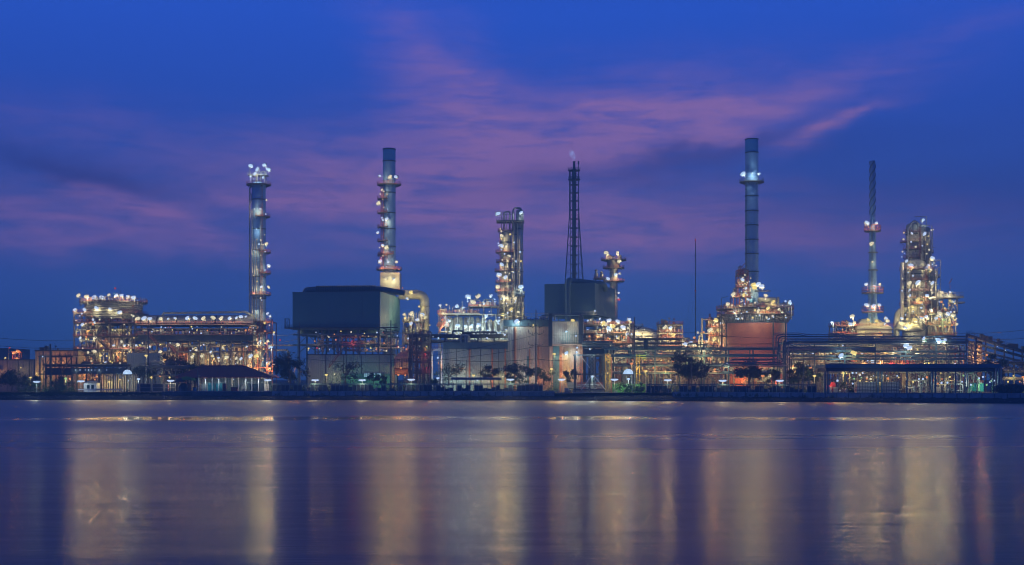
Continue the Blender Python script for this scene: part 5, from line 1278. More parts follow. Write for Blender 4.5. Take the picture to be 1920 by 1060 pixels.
r = 50*Y/F; MB().lathe(X(1197,Y),Y+r,[(r,GZ),(r,Z(634,Y)),(r*.97,Z(629,Y)),(r*.9,Z(623,Y)),(r*.75,Z(617,Y)),(r*.5,Z(613,Y)),(r*.25,Z(611,Y)),(.3,Z(610.5,Y))],40).build('shell', M['tankpale'], t, True)
MB().rail([(X(1197,Y)+r*.3*math.cos(a),Y+r-r*.3*math.sin(a),Z(611.5,Y)) for a in [i*math.pi/8 for i in range(17)]],1.1,2).build('railing', M['galv'], t)
floods(t, [(1195,622,'w'),(1222,626,'w'),(1175,632,'y'),(1208,618,'w')], Y-1, 'y', 420, shape='bulk')
# ------------------------------------------------------------------ loading jetty
rC = random.Random(57)
Y = shore(1110)+6
t = thing('loading_jetty', 'black loading-arm frame standing on the open bank in front of the boiler house', 'jetty frame', (X(1105,Y),Y+3,GZ))
xs = [X(p,Y) for p in (1078.5,1106,1133.5)]; b = MB()
for x in xs:
    for y in (Y,Y+6): b.beam((x,y,-1),(x,y,Z(666,Y)),.5)
for z in (Z(666,Y),Z(702,Y),Z(731,Y)):
    for y in (Y,Y+6): b.beam((xs[0]-.5,y,z),(xs[-1]+.5,y,z),.5,.6)
    for x in xs: b.beam((x,Y,z),(x,Y+6,z),.4)
b.build('frame', M['steel'], t)
b = MB()
for a, c in ((1080,1090),(1106,1114)):
    for k in range(5):
        z0, z1 = Z(701-k*7,Y), Z(701-(k+1)*7,Y); b.beam((X(a,Y),Y-.3,z0),(X(c,Y),Y-.3,z1),.16); b.beam((X(c,Y),Y-.3,z0),(X(a,Y),Y-.3,z1),.16)
    b.beam((X(c,Y),Y-.3,GZ),(X(c,Y),Y-.3,Z(666,Y)),.22)
b.build('lattice', M['galv'], t)
b = MB(); b.beam((X(1112,Y),Y-.6,Z(703,Y)),(X(1135,Y),Y-.6,Z(731,Y)),.28); b.beam((X(1108,Y),Y-.6,Z(706,Y)),(X(1090,Y),Y-.6,Z(731,Y)),.22); b.beam((X(1092,Y),Y-.4,Z(672,Y)),(X(1106,Y),Y-.4,Z(690,Y)),.2); b.build('loading_arm', M['white'], t)
MB().span(X(1074,Y),X(1140,Y),Y-1,Y+7,Z(738,Y),Z(735.5,Y)).build('deck', M['conc'], t)
MB().rail([(X(1040,Y),Y-.8,Z(738,Y)),(X(1150,Y),Y-.8,Z(738,Y))],1.3,1.8,.07).build('railing', M['galv'], t)
e = MB(); pipe_clutter(e, X(1080,Y), X(1150,Y), Y, Y+4, GZ, Z(722,Y), 26, rC, (.1,.2)); equip_clutter(e, X(1045,Y), X(1160,Y), Y, Y+4, GZ, 18, rC, 1.8); build_pieces(e, M['galv'], t, 36, 'fittings')
floods(t, [(1082,652,'c'),(1081,661,'c'),(1106,655,'c')], Y-.8, 'c', 110, shape='bulk')
Y = shore(1140)+8
t = thing('lattice_tower', 'narrow yellowish lattice tower at the right leg of the loading jetty', 'lattice tower', (X(1140,Y),Y,GZ))
b = MB(); a, c = X(1135.5,Y), X(1144,Y)
for y in (Y,Y+2):
    for x in (a,c): b.beam((x,y,GZ),(x,y,Z(664,Y)),.25)
zs = lspan(GZ,Z(664,Y),7)
for z0, z1 in zip(zs, zs[1:]): b.beam((a,Y,z0),(c,Y,z1),.15); b.beam((c,Y,z0),(a,Y,z1),.15); b.beam((a,Y,z1),(c,Y,z1),.2); b.beam((a,Y,z1),(a,Y+2,z1),.2); b.beam((c,Y,z1),(c,Y+2,z1),.2)
b.build('lattice', M['yellow'], t); MB().tube(fillet([(c+.6,Y,GZ),(c+.6,Y,Z(672,Y)),(c-1.4,Y,Z(666,Y))],1),.2,7).build('pipe', M['orange'], t, True)
floods(t, [(1139,700,'y'),(1141,668,'y')], Y-1.6, 'y', 110, shape='bulk', size=.6)
Y = shore(1200)+18
t = thing('lattice_rig', 'yellow steel rig with three crossbars between two street lamps', 'rig', (X(1196,Y),Y,GZ))
b = MB()
for p in (1194,1199): b.beam((X(p,Y),Y,GZ),(X(p,Y),Y,Z(664,Y)),.28)
for p in (667,671,675): b.beam((X(1192,Y),Y-.2,Z(p,Y)),(X(1211,Y),Y-.2,Z(p,Y)),.26)
for p in (700,712,722): b.beam((X(1192,Y),Y-.2,Z(p,Y)),(X(1206,Y),Y-.2,Z(p+4,Y)),.22)
b.beam((X(1203,Y),Y-.3,Z(690,Y)),(X(1214,Y),Y-.3,Z(708,Y)),.22); b.build('frame', M['yellow'], t)
floods(t, [(1211,661,'g'),(1196,690,'y')], Y-1.5, 'y', 130, shape='bulk', size=.7)
crate('long yellow barrier block at the left foot of the loading jetty',1074,733,729,24,'yellow',1.5,'barrier','barrier')
Y = shore(1100)+14
t = thing('site_fence', 'red and white boarded fence behind the loading jetty', 'fence', (X(1105,Y),Y,GZ))
for i in range(5): MB().span(X(1064+i*18,Y),X(1080+i*18,Y),Y,Y+.15,GZ+.3,Z(717,Y)).build('board', M['red' if i%2 else 'louvre'], t)
b = MB()
for i in range(6): b.beam((X(1063+i*18,Y),Y+.1,GZ),(X(1063+i*18,Y),Y+.1,Z(715,Y)),.2)
b.build('post', M['galv'], t)
Y = shore(1175)+13
t = thing('site_fence', 'green sheet fence under the domed lamp shade', 'fence', (X(1175,Y),Y,GZ))
MB().span(X(1146,Y),X(1212,Y),Y,Y+.12,GZ,Z(720,Y)).build('panel', M['green'], t); b = MB()
for i in range(8): b.beam((X(1146+i*9.4,Y),Y-.1,GZ),(X(1146+i*9.4,Y),Y-.1,Z(718,Y)),.18)
b.build('post', M['galv'], t)
floods(t, [(1165,722,'g'),(1195,722,'g')], Y-2, 'g', 60, shape='bulk', size=.6)
for i, (lb, px, py, w) in enumerate([('dark mooring post at the left end of the open bank',1031,738,2.6),('pale mooring post on the dark bank before the peach hall',1017,741,3.0),('rusty boulder pile top on the bank right of the jetty',1240,738,12)]):
    Yq = shore(px)+3; p = W(px,py,Yq); t = thing('mooring_post' if i < 2 else 'scrap_heap', lb, 'mooring post' if i < 2 else 'scrap heap', (p.x,Yq,1.2))
    if i < 2: MB().lathe(p.x,Yq,[(.3,.8),(.3,p.z+.8),(.5,p.z+1),(.4,p.z+1.4)],9).build('post', M['steel' if i==0 else 'cream'], t, True); MB().lathe(p.x,Yq,[(.34,p.z),(.34,p.z+.3)],9).build('band', M['white'], t)
    else:
        b = MB()
        for k in range(16): b.box((p.x+rC.uniform(-2,2),Yq+2+rC.uniform(-1,1),GZ+rC.uniform(0,.9)),(rC.uniform(.4,1.4),rC.uniform(.3,.9),rC.uniform(.2,.7)),rC.uniform(0,3))
        b.build('scrap', M['frame'], t)

# ------------------------------------------------------------------ centre pipe racks
Y = shore(1150)+30
t = thing('pipe_rack', 'stacked pipe loops turning down at the boiler house above the loading jetty', 'pipe rack', (X(1125,Y),Y,GZ))
xs = lspan(X(1094,Y),X(1150,Y),3); frame_mb(MB(), xs, [Y,Y+7], [GZ,Z(668,Y),Z(652,Y)], .5, .3, rC).build('frame', M['steel'], t)
for i in range(6):
    z = Z(641+i*2.2,Y); x1 = X(1150-i*2.4,Y); r = .3
    MB().tube(fillet([(X(1092,Y),Y+.4+i*.9,z),(x1,Y+.4+i*.9,z),(x1,Y+.4+i*.9,Z(664+i,Y))],1.8,4),r,8).build('pipe', M['galv' if i%2 else 'rack'], t, True)
MB().span(X(1096,Y),X(1140,Y),Y-.4,Y-.15,Z(664,Y),Z(655,Y)).build('screen', M['navy'], t)
t = thing('pipe_rack', 'long dark multi-level pipe rack from the jetty to the orange tank', 'pipe rack', (X(1300,Y),Y+2,GZ))
Yr = shore(1300)+34
pipe_rack(t, X(1136,Yr), X(1458,Yr), Yr, Yr+7, [Z(p,Yr) for p in (700,686,668,655)], 9.5, rC, 7, 'rack', .5, (.13,.34), ('pipedark','rack','pipe','pipedark'), .25)
e = MB(); pipe_clutter(e, X(1180,Yr), X(1360,Yr), Yr+2, Yr+5, GZ, Z(654,Yr), 60, rC, (.1,.28)); build_pieces(e, M['pipe'], t, 36, 'pipework')
floods(t, [(1288,673,'y'),(1318,673,'y'),(1363,682,'w'),(1320,658,'w'),(1240,676,'y'),(1262,678,'o'),(1225,690,'o'),(1248,697,'y'),(1275,695,'o'),(1340,693,'o'),(1300,700,'o')], Yr-1, 'y', 150, shape='bulk')
MB().span(X(1207,Yr),X(1214,Yr),Yr-1,Yr+1,Z(655,Yr),Z(636,Yr)).build('control_box', M['navy'], t)
Y = 548
t = thing('pipe_rack', 'thin-tubed upper pipe bank behind the dark arm pole', 'pipe rack', (X(1210,Y),Y,GZ))
pipe_rack(t, X(1095,Y), X(1275,Y), Y-4, Y+3, [Z(652,Y),Z(645,Y),Z(637,Y)], 10, rC, 6, 'steel', .35, (.14,.3), ('pipedark','pipe','galv'), .1)

# ------------------------------------------------------------------ lit frame towers left of the orange tank
Y = 556
t = thing('process_unit', 'small lit frame tower with an open boxed top at the right of the domed tank', 'process unit', (X(1256,Y),Y,GZ))
steel_unit(t, X(1237,Y), X(1279,Y), Y, Y+9, [Z(p,Y) for p in (668,650,636,625,610)], 3, 1, rC, 'cream', 'red', .3, 20, 8, .4, True, 'cream', 2.4, 3, 5)
MB().span(X(1260,Y),X(1268,Y),Y+2,Y+7,Z(636,Y),Z(612,Y)).build('casing', M['cream'], t)
b = MB(); 
for p in (1278,1283,1288): b.tube(fillet([(X(p,Y),Y+2,GZ),(X(p,Y),Y+2,Z(633+(p%3),Y)),(X(p+6,Y),Y+2,Z(633+(p%3),Y)),(X(p+6,Y),Y+2,GZ)],1.4),.35,8)
b.build('pipe_loop', M['cream'], t, True)
floods(t, [(1247,614),(1257,615),(1246,636),(1275,643),(1262,628,'y'),(1250,652,'y')], Y-1.8, 'w', 200); floods(t, [(1252,626,'o'),(1264,632,'o'),(1255,645,'y'),(1243,660,'o')], Y-1.2, 'o', 120, shape='bulk')
t = thing('process_unit', 'stepped floodlit pipe unit attached to the left side of the orange tank', 'process unit', (X(1340,Y),Y,GZ))
steel_unit(t, X(1330,Y), X(1368,Y), Y, Y+9, [Z(p,Y) for p in (672,650,632,615,603)], 3, 1, rC, 'frame', 'red', .4, 26, 9, .35, True, 'cream', 2.4, 3, 5)
steel_unit(t, X(1287,Y), X(1330,Y), Y, Y+9, [Z(p,Y) for p in (675,657,645)], 4, 1, rC, 'frame', 'orange', .4, 26, 10, .35, True, 'cream', 2.4, 3, 5)
b = MB()
for x in (1316.5,1329): b.beam((X(x,Y),Y,GZ),(X(x,Y),Y,Z(597,Y)),.6)
b.beam((X(1316,Y),Y,Z(599,Y)),(X(1362,Y),Y,Z(600,Y)),.35); b.beam((X(1308,Y),Y,Z(625,Y)),(X(1345,Y),Y,Z(625,Y)),.4); b.build('gantry_frame', M['cream'], t)
MB().tube(fillet([(X(1310,Y),Y-.5,GZ),(X(1310,Y),Y-.5,Z(630,Y)),(X(1316,Y),Y-.5,Z(630,Y)),(X(1316,Y),Y-.5,GZ)],1.2),.35,8).build('pipe_loop', M['cream'], t, True)
floods(t, [(1295,643),(1302,647),(1320,650,'w'),(1325,640),(1332,619),(1352,606),(1343,600,'y'),(1284,645),(1340,636,'y'),(1350,655,'y'),(1310,655),(1360,640,'w')], Y-1.8, 'w', 210)
floods(t, [(1338,612,'o'),(1335,628,'o'),(1345,645,'o'),(1355,662,'o'),(1330,668,'o'),(1300,668,'o'),(1300,690,'o'),(1350,690,'o'),(1320,700,'o')], Y-1.2, 'o', 140, shape='bulk')
sparkle(t, 1290, 1366, 605, 705, Y-1.2, 44, rC)
Y = 620
t = thing('radio_mast', 'thin guyed mast with red beacons standing in open sky', 'mast', (X(1304,Y),Y,GZ))
MB().tube([(X(1304,Y),Y,GZ),(X(1304,Y),Y,Z(448,Y))],[.24,.16],6).build('mast', M['steel'], t); b = MB()
for p in (480,515,546,580): b.lathe(X(1304,Y),Y,[(.5,Z(p,Y)),(.5,Z(p,Y)+.4)],6)
b.build('collar', M['steel'], t)
b = MB()
for q in (-26,26):
    for p in (470,546): b.tube([(X(1304,Y),Y,Z(p,Y)),(X(1304+q,Y),Y+8,GZ)],.025,4)
b.build('guy_wire', M['wire'], t)
floods(t, [(1304,546,'r'),(1304,450,'r')], Y-.7, 'r', 25, shape='bulk', size=.9, name='beacon')

# ------------------------------------------------------------------ round orange tank and its stack
Y = 530; R = 60*Y/F; cx, cy = X(1427,Y), Y+R
t = thing('round_heater', 'big round orange-lit tank with a crowded ring platform on top', 'tank', (cx,cy,GZ))
MB().lathe(cx,cy,[(R,GZ),(R,Z(605,Y))],56).build('shell', M['tank'], t, True)
MB().lathe(cx,cy,[(R*.97,Z(605,Y)),(R*.97,Z(600,Y)),(R*1.01,Z(599,Y)),(R*1.01,Z(592,Y)),(R*.8,Z(588,Y))],56).build('skirt', M['rack'], t, True)
b = MB()
for i in range(48): a = math.pi+math.pi*i/47; b.beam((cx+R*1.02*math.cos(a),cy+R*1.02*math.sin(a),Z(603,Y)),(cx+(R+2.4)*math.cos(a),cy+(R+2.4)*math.sin(a),Z(588,Y)),.3)
b.build('bracket', M['galv'], t)
for pz, ex in ((588,3.0),(577,3.2)): ring_platform(t, cx, cy, Z(pz,Y), R*.55, R+ex, 0, 360, 'red', .4, 1.4)
e = MB()
for _ in range(60):
    a = rC.uniform(math.pi,2*math.pi); q = rC.uniform(R*.6,R+2); equip_clutter(e, cx+q*math.cos(a)-.3, cx+q*math.cos(a)+.3, cy+q*math.sin(a), cy+q*math.sin(a)+.4, Z(rC.choice([588,577]),Y), 1, rC, 2.6)
build_pieces(e, M['alu'], t, 36, 'fittings')
e = MB(); pipe_clutter(e, cx-R, cx+R, cy-R-1.5, cy-R+6, Z(600,Y), Z(570,Y), 70, rC, (.1,.25)); build_pieces(e, M['pipe'], t, 36, 'pipework')
x0, x1 = X(1384,Y), X(1408,Y); yb = cy-R*.7
frame_mb(MB(), lspan(X(1378,Y),X(1412,Y),3), [yb,yb+6], [Z(577,Y),Z(556,Y)], .4, .4, rC).build('upper_frame', M['red'], t)
frame_mb(MB(), lspan(X(1387,Y),X(1406,Y),2), [yb,yb+5], [Z(556,Y),Z(537,Y),Z(515,Y),Z(505,Y)], .35, .5, rC).build('head_frame', M['red'], t)
for pz, a, c in ((556,1376,1414),(537,1384,1408),(515,1386,1406)):
    d = MB().span(X(a,Y),X(c,Y),yb-.8,yb+6,Z(pz+1,Y),Z(pz,Y)).build('deck', M['deck'], t); MB().rail([(X(a,Y),yb-.7,Z(pz,Y)),(X(c,Y),yb-.7,Z(pz,Y))],1.3,1.2,.08).build('railing', M['red'], d)
    e = MB(); equip_clutter(e, X(a,Y)+.5, X(c,Y)-.5, yb, yb+4, Z(pz,Y), 12, rC, 3.2); pipe_clutter(e, X(a,Y)+.5, X(c,Y)-.5, yb, yb+4, Z(pz,Y), Z(pz-17,Y), 12, rC, (.12,.28)); build_pieces(e, M['cream'], t, 36, 'fittings')
b = MB(); b.beam((X(1390,Y),yb,Z(505,Y)),(X(1400,Y),yb,Z(492,Y)),.25); b.beam((X(1391,Y),yb,Z(515,Y)),(X(1391,Y),yb,Z(500,Y)),.3); b.build('davit', M['red'], t)
MB().lathe(X(1413,Y),yb-2,[(.3,Z(568,Y)),(1.0,Z(566,Y)),(1.35,Z(563,Y)),(1.0,Z(560,Y)),(.3,Z(558.5,Y))],14).build('sphere_vessel', M['bluep'], t, True)
MB().tube([(X(1424,Y),yb,Z(562,Y)),(X(1426,Y),yb,Z(562,Y)),(X(1458,Y),yb,Z(562,Y)),(X(1460,Y),yb,Z(562,Y))],[.5,1.2,1.2,.5],14).build('horizontal_drum', M['cream'], t, True)
b = MB().span(X(1426,Y),X(1458,Y),yb-1,yb+1.5,Z(577,Y),Z(568,Y)); b.tube([(X(1420,Y),yb+2,Z(544,Y)),(X(1450,Y),yb+2,Z(544,Y))],.3,8); b.tube([(X(1463,Y),yb,Z(577,Y)),(X(1463,Y),yb,Z(556,Y))],.5,8); b.build('casing', M['cream'], t)
for p in (1449,1472): MB().tube([(X(p,Y),cy-R-.9,GZ),(X(p,Y),cy-R-.9,Z(575,Y))],.3,8).build('riser_pipe', M['steel'], t, True)
b = MB(); frame_mb(b, [X(1358,Y),X(1368,Y)], [cy-6,cy-2], [GZ]+[Z(p,Y) for p in (680,655,630,610,590,577)], .35, .9, rC); b.build('stair_tower', M['steel'], t)
b = MB().beam((X(1358,Y),cy-6,Z(577,Y)),(X(1358,Y),cy-6,Z(557,Y)),.22); b.beam((X(1358,Y),cy-6,Z(557,Y)),(X(1370,Y),cy-6,Z(554,Y)),.2); b.beam((X(1351,Y),cy-6,Z(573,Y)),(X(1362,Y),cy-6,Z(573,Y)),.18); b.build('hoist_arm', M['steel'], t)
floods(t, [(1392,525),(1375,552),(1365,570),(1387,578),(1377.5,584),(1435.5,554),(1399,541,'w'),(1403,562,'w'),(1450,566,'y'),(1395,553,'y')], yb-2.5, 'w', 190)
floods(t, [(1481.5,568,'c'),(1422,583,'w'),(1460,580,'w'),(1440,578,'y')], cy-R-3.5, 'w', 170)
for p in (1375,1398,1425,1452,1476):
    flood(t, W(p, 720, Y-4.6), 'o', 880, 'bulk', 1.0, 'floodlight', True, (0,0,-.5))
floods(t, [(1380,598,'c'),(1410,599,'c'),(1440,599,'c')], cy-R-4.2, 'c', 120, shape='bulk', size=.7)
sparkle(t, 1370, 1486, 560, 600, cy-R-3.6, 34, rC, 'wwvyc', (.3,.6)); sparkle(t, 1384, 1410, 515, 560, yb-1.4, 20, rC, 'wvyc', (.3,.6))
Y = 556
t = thing('chimney_stack', 'tallest plain stack rising from the round orange tank', 'chimney', (X(1409.5,Y),Y,GZ))
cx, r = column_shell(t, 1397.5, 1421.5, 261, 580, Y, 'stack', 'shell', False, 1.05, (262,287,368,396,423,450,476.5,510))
MB().lathe(cx,Y,[(r*1.05,Z(580,Y)),(r*1.6,Z(586,Y)),(r*1.7,GZ)],28).build('base', M['cream'], t, True)
ring_platform(t, cx, Y, Z(341.7,Y), r, r+2.6, 0, 360, 'steel')
MB().ladder(X(1397,Y), Y-2, Z(540,Y), Z(342,Y), .5).build('ladder', M['steel'], t)
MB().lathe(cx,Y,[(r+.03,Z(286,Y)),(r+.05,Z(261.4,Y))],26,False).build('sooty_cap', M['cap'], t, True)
floods(t, [(1393,326),(1411,325),(1424,326)], Y-5.4, 'c', 240); floods(t, [(1422,533),(1415,540,'y'),(1428,537,'w'),(1412,534,'y')], Y-6.5, 'w', 260)

# ------------------------------------------------------------------ right-hand pipe racks
Y = shore(1640)+30
t = thing('pipe_rack', 'dark three-level pipe rack filling the right side in front of the twin towers', 'pipe rack', (X(1640,Y),Y,GZ))
pipe_rack(t, X(1470,Y), X(1812,Y), Y, Y+8, [Z(p,Y) for p in (690,674,660,644)], 10.5, rC, 6, 'rack', .45, (.1,.22), ('pipedark','rack','pipedark','pipe'), .2)
for p in (668,644):
    MB().span(X(1480,Y),X(1812,Y),Y-.5,Y-.28,Z(p,Y)-.3,Z(p,Y)+.3).build('girder', M['rack'], t)
e = MB(); equip_clutter(e, X(1560,Y), X(1700,Y), Y+1, Y+7, Z(644,Y)+.4, 40, rC, 2.2); pipe_clutter(e, X(1560,Y), X(1660,Y), Y+1, Y+6, Z(644,Y), Z(624,Y), 18, rC, (.12,.26)); build_pieces(e, M['galv'], t, 36, 'fittings')
e = MB(); pipe_clutter(e, X(1480,Y), X(1810,Y), Y+1, Y+7, GZ, Z(646,Y), 110, rC, (.1,.26)); build_pieces(e, M['pipe'], t, 36, 'pipework')
e = MB(); equip_clutter(e, X(1580,Y), X(1760,Y), Y+5, Y+9, Z(690,Y), 50, rC, 2.4); build_pieces(e, M['red'], t, 36, 'fittings')
for i in range(7):
    z = Z(625+i*3.2,Y); z2 = Z(668+i*3.0,Y); x = X(1449+i*4.4,Y); xr = X(1560+rC.uniform(-20,60),Y) if i < 2 else X(1812,Y)
    pts = [(X(1380,Y)-i,Y-1.2-i*.2,z2),(x,Y-1.2-i*.2,z2),(x,Y-1.2-i*.2,z),(xr,Y-1.2-i*.2,z)] if i > 1 else [(x,Y-1.4-i*.2,Z(655,Y)),(x,Y-1.4-i*.2,z),(X(1500,Y),Y-1.4-i*.2,z),(X(1510,Y),Y-1.4-i*.2,z-.6),(xr,Y-1.4-i*.2,z-.6)]
    MB().tube(fillet(pts,1.7,4),.15+.05*(i%3),8).build('pipe', M['rack' if i%3 else 'pipe'], t, True)
for i in range(4):
    x = X(1471+i*4,Y); z = Z(652+i*2.5,Y); MB().tube(fillet([(X(1640,Y),Y-1.6,z),(x,Y-1.6,z),(x,Y-1.6,GZ)],1.4),.24,8).build('pipe', M['galv' if i==1 else 'rack'], t, True)
floods(t, [(1577,667,'c'),(1600,662,'y'),(1759.5,638,'c'),(1732,635,'w'),(1699,648,'c'),(1705,653,'w'),(1770,640,'w')], Y-1.8, 'c', 150)
floods(t, [(1540,669,'o'),(1620,682,'o'),(1650,677,'o'),(1690,679,'o'),(1675,660,'w'),(1640,648,'w'),(1580,648,'w'),(1610,655,'y'),(1660,662,'y'),(1720,655,'y'),(1735,680,'y'),(1558,662,'y'),(1500,664,'y'),(1480,668,'o'),(1700,677,'r'),(1670,679,'r')], Y+2.5, 'w', 150, shape='bulk', size=.8)
xs = lspan(X(1786,Y),X(1835,Y-6),2)
b = MB()
for p in (1822,1828): b.tube([(X(p,Y-8),Y-8,GZ),(X(p,Y-8),Y-8,Z(645 if p<1825 else 640,Y-8))],.3,8)
b.build('riser_pipe', M['peach'], t, True)

def back_unit(label, p0, p1, Y, ptop, rng, lamps, depth=10):
    t = thing('process_unit', label, 'process unit', (X((p0+p1)/2,Y),Y,GZ)); x0, x1 = X(p0,Y), X(p1,Y)
    frame_mb(MB(), lspan(x0,x1,max(3,round((x1-x0)/7))), [Y,Y+depth], [GZ]+[Z(q,Y) for q in (700,684,668) if q > ptop+5]+[Z(ptop,Y)], .3, .4, rng).build('frame', M['cream'], t)
    x = x0
    while x < x1-2:
        w = rng.uniform(2.5,6); zb = GZ if rng.random() < .5 else Z(rng.choice([700,684]),Y); zt = Z(rng.uniform(ptop,max(ptop+4,682)),Y)
        MB().span(x, min(x1,x+w*.85), Y+3, Y+7, zb, zt).build('furnace_box', M[rng.choice(['cream','alu','ochre','galv','cream','orange'])], t); x += w
    p = MB(); pipe_clutter(p, x0, x1, Y-.5, Y+2.6, GZ, Z(ptop,Y), int((x1-x0)*1.6), rng, (.1,.26)); build_pieces(p, [M['cream'],M['galv'],M['pipe'],M['orange'],M['red']], t, 90)
    for q in [v for v in (700,684,668) if v > ptop]:
        e = MB(); equip_clutter(e, x0, x1, Y-.4, Y+2, Z(q,Y), int((x1-x0)*.45), rng, 2.2); build_pieces(e, [M['alu'],M['cream'],M['galv'],M['red']], t, 28, 'fittings')
    for i in range(lamps):
        q = x0+(x1-x0)*(i+rng.uniform(.2,.8))/lamps; z = Z(rng.uniform(ptop+2,max(ptop+14,690)),Y)
        flood(t, (q,Y-1.6,z), rng.choice('wwvyvow'), 120, 'bulk', rng.uniform(.6,1.0))
    return t
back_unit('busy lamp-lit plant seen through the right-hand dark pipe rack', 1478, 1806, shore(1640)+46, 648, rC, 26)
back_unit('warm lamp-lit plant seen through the long centre pipe rack', 1142, 1364, shore(1300)+47, 660, rC, 17)
back_unit('low dense pipework hiding the foot of the round orange tank', 1366, 1478, shore(1420)+54, 690, rC, 9, 4)
Y = shore(1700)+9
t = thing('jetty_shed', 'long dark flat-roofed open shed on columns along the right bank', 'shed', (X(1705,Y),Y,GZ))
x0, x1 = X(1545,Y), X(1872,Y)
r_ = MB().span(x0,x1,Y-2,Y+12,Z(690,Y),Z(684,Y)).build('roof', M['rack'], t)
MB().span(x0+.4,x1-.4,Y-1.4,Y+11.5,Z(697,Y),Z(690.6,Y)).build('soffit_beam', M['steel'], t)
for p in (1546,1551,1645,1652,1699,1746,1752,1790,1860,1870):
    MB().beam((X(p,Y),Y-.8,GZ),(X(p,Y),Y-.8,Z(697,Y)),.5).build('column', M['rack'], t)
MB().rail([(x0,Y-1.9,Z(684,Y)),(x1,Y-1.9,Z(684,Y))],1.0,2.4,.05).build('railing', M['rack'], t)
for p0, p1 in ((1607,1643),(1653,1686)):
    w = MB().span(X(p0,Y),X(p1,Y),Y+.2,Y+4,GZ-.3,Z(716,Y)).build('cabin', M['louvre'], t); b = MB()
    for x in lspan(X(p0,Y),X(p1,Y),7): b.span(x-.07,x+.07,Y+.1,Y+.197,GZ-.3,Z(716,Y))
    b.build('panel_seam', M['steel'], w)
e = MB(); pipe_clutter(e, X(1755,Y), X(1845,Y), Y+2, Y+7, GZ, Z(698,Y), 26, rC, (.14,.32)); pipe_clutter(e, X(1600,Y), X(1750,Y), Y+6, Y+10, GZ, Z(698,Y), 40, rC, (.12,.3)); build_pieces(e, M['cream'], t, 36, 'pipework')
e = MB(); equip_clutter(e, X(1560,Y), X(1745,Y), Y+5, Y+10, GZ, 40, rC, 3.4); equip_clutter(e, X(1745,Y), X(1860,Y), Y+4, Y+10, GZ, 20, rC, 2.6); build_pieces(e, M['galv'], t, 36, 'fittings')
MB().span(X(1703,Y),X(1718,Y),Y+7,Y+8,GZ,Z(700,Y)).build('end_wall', M['ochre'], t)
MB().span(X(1830,Y),X(1856,Y),Y+6,Y+6.3,GZ+.8,Z(719,Y)).build('notice_panel', M['turq'], t); MB().span(X(1830,Y),X(1856,Y),Y+6,Y+6.3,Z(719,Y)+.05,Z(713,Y)).build('notice_header', M['red'], t)
for p in (1866,1871,1876): MB().tube([(X(p,Y-1),Y-1.5,GZ),(X(p,Y-1),Y-1.5,Z(686,Y))],.3,8).build('downpipe', M['cream'], t, True)
floods(t, [(1723,711,'c'),(1730.5,711,'c'),(1804,716,'c'),(1781,707,'y'),(1645.7,708,'y'),(1685,708,'y'),(1843,707,'c'),(1863,714,'c'),(1570,714,'w'),(1665,710,'o'),(1625,710,'o'),(1612,703,'w'),(1712,716,'y'),(1835,722,'g'),(1850,722,'g'),(1765,718,'w')], Y+3, 'c', 70, shape='bulk', name='ceiling_lamp')
Y = shore(1562)+7
t = thing('round_sign', 'round pink-red board on a post at the left end of the flat shed', 'sign', (X(1562,Y),Y,GZ))
MB().tube([(X(1562,Y),Y-.1,Z(722,Y)),(X(1562,Y),Y+.1,Z(722,Y))],1.0,20).build('board', M['red'], t); MB().beam((X(1562,Y),Y+.2,GZ-.5),(X(1562,Y),Y+.2,Z(722,Y)),.16).build('post', M['galv'], t)
floods(t, [(1559,717,'r')], Y-1.2, 'r', 60, shape='bulk', size=.35)
sparkle(bpy.data.objects['jetty_shed'], 1560, 1860, 699, 722, shore(1700)+13, 40, rC, 'wvcyog', (.25,.5))
floods(bpy.data.objects['jetty_shed'], [(1612,704,'w'),(1638,705,'c'),(1662,704,'w'),(1682,705,'c')], shore(1700)+6.5, 'w', 60, shape='bulk', size=.6, name='ceiling_lamp', off=(0,-.6,-.6))  # lamps added in front to brighten the cabins
# sloping gallery running off to the right
A, B_ = W(1812,628,500), W(2010,684,560)
t = thing('pipe_gallery', 'dark sloping pipe gallery descending to the right edge', 'pipe rack', (W(1880,0,520).x,520,GZ))
b = MB(); 
for o, w in ((0,.6),(-2.2,.4),(-5,.45),(-9,.5),(-13,.4)): b.beam(A+Vector((0,0,o)), B_+Vector((0,0,o*.9)), w)
for i in range(13):
    q = A.lerp(B_, i/12); b.beam((q.x,q.y,GZ),tuple(q),.45)
    if i < 12:
        q2 = A.lerp(B_, (i+1)/12); b.beam((q.x,q.y,q.z-9),(q2.x,q2.y,q2.z-5),.22)
b.build('frame', M['steel'], t)
for k in range(6): MB().tube([A+Vector((0,.8,-.6-k*1.9)), B_+Vector((0,.8,-.6-k*1.8))],.3+.1*(k%2),8).build('pipe', M['pipedark' if k%2 else 'pipe'], t, True)
MB().rail([A+Vector((0,-.3,.3)),B_+Vector((0,-.3,.3))],1.3,2,.06).build('railing', M['steel'], t)
e = MB()
for i in range(14): q = A.lerp(B_, rC.uniform(.1,.8)); e.box((q.x,q.y+.4,q.z+1.1),(rC.uniform(.8,2.4),1.4,rC.uniform(.8,2.2)))
e.build('equipment', M['steel'], t)
floods(t, [(1832,662,'o'),(1828,678,'o'),(1838,676,'o'),(1845,677,'o'),(1850,666,'o'),(1836,650,'o')], 506, 'o', 260, shape='bulk'); floods(t, [(1888,690,'w'),(1902,690,'w'),(1870,650,'w'),(1885,657,'w')], 512, 'w', 50, shape='bulk', size=.6)
MB().span(X(1825,510),X(1842,510),510,516,GZ,Z(640,510)).build('stair_tower', M['frame'], t)
Y = 500
t = thing('pipe_rack', 'low dim pipe rack at the right edge beneath the sloping gallery', 'pipe rack', (X(1900,Y),Y,GZ))
